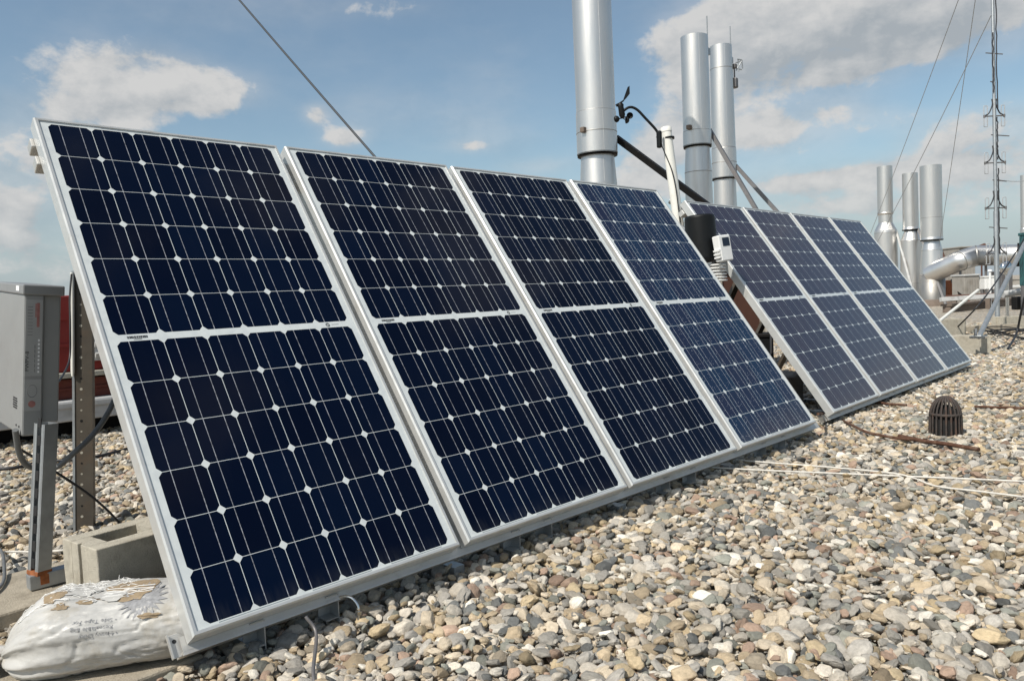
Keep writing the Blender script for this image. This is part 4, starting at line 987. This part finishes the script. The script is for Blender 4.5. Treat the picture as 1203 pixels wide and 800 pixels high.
mb.lathe(p, (CR*.3-CF), [(.02, -.10), (.11, -.06), (.13, 0), (.12, .02), (.0, .03)], 20); mb.tube([p, (p.x, p.y, -.02)], .03, 8); o = mb.build('lamp_head', M['chrome'], origin=(p.x, p.y, 0)); tag(o, 'round shiny lamp head on a thin post beside the mast', 'lamp')
q0 = G(1186, 362); mb = MB()
for k in range(6): mb.box((q0.x+random.uniform(-.5, .5), q0.y-.25-k*.16, .13), (.5, .14, .30), Matrix.Rotation(random.uniform(-.4, .4), 3, 'Z'), bevel=.02)
o = mb.build('pipe_support', M['blackiron'], origin=(q0.x, q0.y, 0)); tag(o, 'black rubber pipe support heap at the right edge behind the mast', 'support')
# low clutter beyond the mast
def pipe_run(a_, b_, r, m, label):
    d = b_-a_; root = thing('roof_pipe', (a_+b_)/2-Vector((0, 0, (a_.z+b_.z)/2)), label, 'pipe'); mb = MB(); mb.tube([a_, b_], r, 12); mb.build('tube', m, root)
    for q in (.1, .5, .9):
        c = a_.lerp(b_, q); mb = MB(); mb.box((c.x, c.y, (c.z-r)/2-.01), (.10, .10, c.z-r+.02)); mb.build('foot', M['felt'], root)
pipe_run(D(1100, 343, 27), D(1215, 336, 25), .07, M['beam'], 'pale pipe run on low feet far behind the mast')
pipe_run(D(1112, 349, 20), D(1215, 344, 18), .045, M['timber'], 'rust brown pipe run on low feet behind the mast')
rbox('relay_box', 1157, 1170, 326, 340, 22, .35, M['whiteplastic'], 'small white electrical box on legs behind the mast foot', 'box')
rbox('relay_box', 1176, 1190, 320, 346, 24, .5, M['brace'], 'dark grey roof unit right of the mast beneath the duct', 'roof unit')
for px_, dep_, y0_ in ((1163, 19, 318), (1172, 19, 318)):
    p = D(px_, y0_, dep_); mb = MB(); mb.tube([(p.x, p.y, -.02), p], .028, 8); mb.lathe(p, (0, 0, 1), [(.05, -.02), (.05, .01), (.02, .03)], 12)
    o = mb.build('rail_post', M['whiteplastic'], origin=(p.x, p.y, 0)); tag(o, 'short white rail post standing behind the mast foot', 'post', 'white rail posts behind the mast')
# tangle of black wire on the gravel
P = []
for k in range(70):
    t_ = k*.42; c = G(1188+9*math.sin(t_*.31), 398+1.5*math.cos(t_*.23), .02); P.append(c+Vector((.34*math.cos(t_), .34*math.sin(t_*1.07), .02+.1*abs(math.sin(t_*.9)))))
mb = MB(); mb.tube(curve_pts(P, 3), .007, 5); o = mb.build('wire_coil', M['rubber'], origin=P[0]); tag(o, 'loose black wire coil on the gravel right of the blocks', 'wire')
cable('cable', [D(1205, 345, 8.5), D(1200, 365, 8.6), D(1194, 392, 8.7), G(1184, 410, .02)], .012, M['rubber'], 'black cable hanging down into the wire coil')

# ------------------------------------------------------------------ weather station between the rows
pt, pb = D(783.5, 160, 5.0), D(797.5, 265, 4.98)
dirn = (pb-pt).normalized(); foot = pb+dirn*((pb.z+.02)/-dirn.z)
root = thing('weather_station', foot, 'white weather pole with black anemometer, rain bucket and white sensor box', 'weather station')
mb = MB(); mb.tube([foot, pb, pt-dirn*.04], .0335, 24)
pole = mb.build('pole', M['pvc'], root)
sw_ = 5.0/FPX
def W(x, y, d=5.0): return D(x, y, d)
mb = MB(); ptc = pt-dirn*.045
mb.lathe(ptc+dirn*.0, -dirn, [(.036, -.02), (.036, .008), (.030, .012)], 24); mb.build('cap', M['pvc'], root, parent=pole)
mb = MB(); c = W(785.3, 163); mb.lathe(c-dirn*-.0, dirn, [(.0375, -.006), (.039, -.006), (.039, .006), (.0375, .006)], 24); mb.tube([W(774, 162, 4.96), W(772, 160, 4.96)], .012, 8); mb.build('clamp', M['dark'], root, parent=pole)
mb = MB(); mb.tube(curve_pts([W(777, 172, 4.96), W(774, 160, 4.96), W(770, 152, 4.96), W(758, 139, 4.96), W(750, 130.5, 4.96), W(744, 126.8, 4.96), W(739, 126.5, 4.96), W(734.5, 129, 4.96), W(732, 131.5, 4.96)]), .0085, 10)
arm = mb.build('arm', M['dark'], root)
mb = MB(); mb.box(W(774.5, 164, 4.955), (.03, .03, .11), bevel=.008); mb.build('arm_bracket', M['dark'], root, parent=arm)
# body, cups, vane
mb = MB(); b1, b2 = W(728.5, 121, 4.96), W(731.5, 139, 4.96)
mb.tube([b1, b1.lerp(b2, .15), b1.lerp(b2, .3), b1.lerp(b2, .8), b2], [.010, .021, .018, .020, .012], 14); body = mb.build('sensor_body', M['dark'], root)
mb = MB()
for (x, y, d) in ((724, 140.3, 4.93), (740, 136, 5.0), (735.5, 141.5, 4.9)):
    cpt = W(x, y, d); mb.tube([b2, cpt], .0035, 6)
    ax = (Vector((cpt.x-b2.x, cpt.y-b2.y, 0)).cross(Vector((0, 0, 1)))).normalized()
    if (x, y) == (740, 136): ax = -CF
    mb.lathe(cpt, ax, [(.0215*math.sin(k*PI/16), -.0215*math.cos(k*PI/16)) for k in range(1, 9)]+[(.0205*math.sin(k*PI/16), -.019*math.cos(k*PI/16)) for k in range(8, 0, -1)], 18)
mb.build('cup_rotor', M['dark'], root)
mb = MB()
vpts = [(731.2, 120.6), (736.0, 115.5), (739.8, 110.5), (739.6, 101.3), (737.3, 102.8), (734.2, 111.5)]
vv = [W(x, y, 4.96) for x, y in vpts]
o0 = vv[0]; fw = CF
mb.prism([((p-o0).dot(CR), (p-o0).dot(CU)) for p in vv], o0-CF*.0025, CR, CU, CF, .005)
mb.tube([W(732.5, 118.5, 4.96), W(728, 121.8, 4.96), W(724, 124.5, 4.96)], [.005, .006, .010], 8); mb.build('wind_vane', M['dark'], root)
mb = MB(); mb.tube(curve_pts([W(776, 168, 4.93), W(781, 180, 4.94), W(789, 200, 4.945), W(794, 222, 4.945), W(797, 245, 4.94), W(799, 262, 4.94)]), .0035, 6); mb.build('signal_wire', M['dark'], root, parent=pole)
# mounting arm, rain bucket, transmitter, radiation shield
dr = 4.62
mb = MB(); mb.tube([pb, W(822, 282, 4.7)], .015, 10); mb.tube([W(787, 236, 5.02), W(804, 244, 4.98)], .02, 10); mb.build('mounting_arm', M['galv'], root)
ct = W(821.5, 254, dr); cb2 = W(826, 308, dr); axd = (cb2-ct).normalized(); hh = (cb2-ct).length
mb = MB(); mb.lathe(ct, axd, [(.081, .0), (.087, .004), (.090, .014), (.090, .014), (.0915, .06), (.094, hh-.02), (.094, hh-.02), (.090, hh), (.09, hh)], 40)
mb.build('rain_bucket', M['dark'], root)
mb = MB(); mb.lathe(ct, axd, [(.078, .001), (.03, .05)], 32, cap0=False, cap1=True); mb.build('funnel', M['blackiron'], root)
tb = W(849, 292, 4.5)
rt = Matrix((CR, CF, CU)).transposed() @ Matrix.Rotation(math.radians(-10), 3, 'Y') @ Matrix.Rotation(math.radians(30), 3, 'Z')
mb = MB(); mb.box(tb, (.092, .055, .152), rt, bevel=.006)
for k in range(3): mb.box(tb+rt @ Vector((-.049, 0, -.05+k*.02)), (.012, .05, .010), rt)
tr = mb.build('transmitter', M['whiteplastic'], root)
mb = MB(); mb.box(tb+rt @ Vector((.006, -.0282, .035)), (.055, .002, .05), rt, bevel=.0005); mb.build('solar_cell', M['solarcell'], root, parent=tr)
mb = MB()
for k in range(6):
    c = W(839.5+k*.5, 310.5+k*3.6, 4.6); mb.lathe(c, (0, 0, 1), [(.038, -.012), (.062, -.009), (.064, -.003), (.05, .0), (.036, .001)], 32)
mb.build('radiation_shield', M['whiteplastic'], root)

# things seen through the gap between the rows
dv = Vector((.78, .62, 0)).normalized()
def gapbox(name, px, y0, y1, wd, dep, m, label, cat, th=.3, rz=.3):
    c = D(px, (y0+y1)/2, dep); z1 = D(px, y0, dep).z; z0 = max(-.02, D(px, y1, dep).z)
    mb = MB(); mb.box((c.x, c.y, (z0+z1)/2), (wd, th, z1-z0), Matrix.Rotation(rz, 3, 'Z'), bevel=.01); return mb, Vector((c.x, c.y, max(z0, 0)))
mb, c = gapbox('timber_cabinet', 858, 318, 470, .52, 7.6, M['timber'], '', '', .4, -.5)
root = thing('timber_cabinet', (c.x, c.y, 0), 'reddish brown timber cabinet glimpsed in the gap between the panel rows', 'cabinet'); mb.build('body', M['timber'], root)
mb = MB(); zt_ = D(858, 318, 7.6).z
mb.box((c.x, c.y, zt_+.012), (.58, .46, .03), Matrix.Rotation(-.5, 3, 'Z'), bevel=.006); mb.build('top_board', M['felt'], root)
mb = MB()
for q in (-.23, .23): mb.box(Vector((c.x, c.y, zt_/2))+Matrix.Rotation(-.5, 3, 'Z') @ Vector((q, -.207, 0)), (.05, .014, zt_-.02), Matrix.Rotation(-.5, 3, 'Z'))
mb.build('batten', M['cmu'], root)
base = D(890, 452, 7.0); base.z = 0
for k in range(6):
    mb = MB(); zz = .0+.055+(k//2)*.115; q = base+Vector((.12*(k % 2)+random.uniform(-.03, .03), .18*(k % 2)+random.uniform(-.02, .02), zz))
    mb.box(q, (.24, .115, .11), Matrix.Rotation(.4+random.uniform(-.3, .3), 3, 'Z'), bevel=.008)
    o = mb.build('clay_brick', M['clay'], origin=q-Vector((0, 0, .055))); tag(o, 'orange clay brick in the small pile between the panel rows', 'brick', 'orange clay bricks')
c = D(893, 408, 6.3); c.z = 0
root = thing('battery_box', c, 'black box with cables in the gap between the panel rows', 'box')
mb = MB(); mb.box((c.x, c.y, .19), (.26, .2, .40), Matrix.Rotation(.5, 3, 'Z'), bevel=.012); mb.build('casing', M['dark'], root)
mb = MB(); mb.box((c.x, c.y, .40), (.28, .22, .03), Matrix.Rotation(.5, 3, 'Z'), bevel=.006); mb.build('lid', M['blackiron'], root)
mb = MB(); mb.tube(curve_pts([(c.x-.05, c.y-.1, .41), (c.x-.1, c.y-.16, .5), (c.x-.2, c.y-.2, .45), (c.x-.26, c.y-.22, .2), (c.x-.3, c.y-.2, 0)]), .012, 8); mb.build('cable', M['rubber'], root)
p0 = G(917, 447); p1 = D(908, 395, PX(p0)[2])
c = G(938, 478); mb = MB(); mb.box((c.x, c.y+.12, .10), (.36, .22, .22), Matrix.Rotation(.2, 3, 'Z'), bevel=.03)
bmesh.ops.subdivide_edges(mb.bm, edges=mb.bm.edges[:], cuts=3, use_grid_fill=True)
for v in mb.bm.verts: v.co += mnoise.noise_vector(v.co*6)*.02
o = mb.build('rock', M['stonegrey'], origin=(c.x, c.y+.12, 0)); tag(o, 'grey rock weighing down the rack between the two panel rows', 'rock')

# ------------------------------------------------------------------ on the gravel
# roof drain dome
c = G(1121, 513)+Vector((CF.x, CF.y, 0)).normalized()*.075; root = thing('roof_drain', Vector((c.x, c.y, -.02)), 'rusty cast iron dome strainer standing in the gravel', 'roof drain')
cd = Vector((c.x, c.y, -.02)); DR, DH = .074, .215
def dome_r(z):
    return DR*(1.0-.07*z/DH) if z < DH*.5 else DR*.962*math.sqrt(max(0, 1-((z-DH*.5)/(DH*.5))**2))
NB = 20
mb = MB()
for k in range(NB):
    th = 2*PI*k/NB; d1 = Vector((math.cos(th), math.sin(th), 0)); P = []
    for q in range(13):
        z = DH*math.sin(q/12*PI/2)*.985 if q > 0 else 0; P.append(cd+d1*max(dome_r(z), .012)+Vector((0, 0, z)))
    mb.tube(P, .0052, 6)
mb.build('cage_bars', M['castiron'], root)
mb = MB()
for z, hh_ in ((.0, .018), (.118, .014)):
    r0 = dome_r(z+.005); mb.lathe(cd+Vector((0, 0, z)), (0, 0, 1), [(r0-.006, 0), (r0+.004, 0), (r0+.004, hh_), (r0-.006, hh_), (r0-.006, 0)], 40, cap0=False, cap1=False)
mb.build('ring', M['castiron'], root)
mb = MB(); mb.lathe(cd+Vector((0, 0, DH-.02)), (0, 0, 1), [(.040, -.004), (.036, .006), (.022, .016), (.004, .019)], 24); mb.build('crown_plate', M['castiron'], root)
mb = MB(); mb.lathe(cd, (0, 0, 1), [(.062, .0), (.062, .10), (.05, .15), (.02, .17)], 24); mb.build('inner_sleeve', M['dark_fill'], root)
# cords, rods
def on_ground(pxs, z=.018, jit=.004):
    return [G(x, y, z+random.uniform(-jit, jit)) for x, y in pxs]
cable('cord', on_ground([(800, 545), (838, 549), (900, 552.5), (960, 555), (1020, 557.5), (1080, 560), (1140, 562.5), (1215, 566)], .019, .005), .0038, M['cord'], 'straight white cord stretched over the gravel, the upper one at the right edge', 'cord', group='white cords on the gravel')
cable('cord', on_ground([(865, 540), (905, 543.5), (940, 546), (990, 550), (1050, 556), (1075, 562), (1100, 571), (1150, 577), (1215, 585)], .018, .006), .0036, M['cord'], 'bent white cord crossing the straight one on the gravel', 'cord', group='white cords on the gravel')
cable('rusty_rod', [A1['o']+Vector((3.22, .02, .03)), D(975, 487, 4.9)]+on_ground([(1000, 499), (1020, 508), (1050, 514)], .03, .004)+[G(1075, 517, .02)], .007, M['rust'], 'rusty bent rod running from the rack end onto the gravel', 'rod')
cable('rusty_rod', on_ground([(1056, 512), (1085, 518), (1115, 522), (1150, 528)], .028, .003), .010, M['rust'], 'flat rusty strip lying on the gravel before the drain', 'strip')
cable('rusty_rod', on_ground([(1145, 477.5), (1170, 478.5), (1190, 479), (1225, 481)], .022, .003), .008, M['rust'], 'thin dark rod on the gravel right of the drain', 'rod')
cable('rusty_rod', on_ground([(1020, 470), (1040, 474), (1065, 476)], .02, .003), .008, M['rust'], 'short dark rod on the gravel under the far row', 'rod')
# steel rod standing at the near corner
p = G(358, 742, .05); cable('steel_rod', [Vector((p.x+.005, p.y, .085)), Vector((p.x+.012, p.y-.03, .05)), G(368, 790, .012), G(374, 815, -.01)], .0042, M['brace'], 'galvanised anchor rod leaning out of the gravel under the nearest panel', 'rod')

build_gravel()
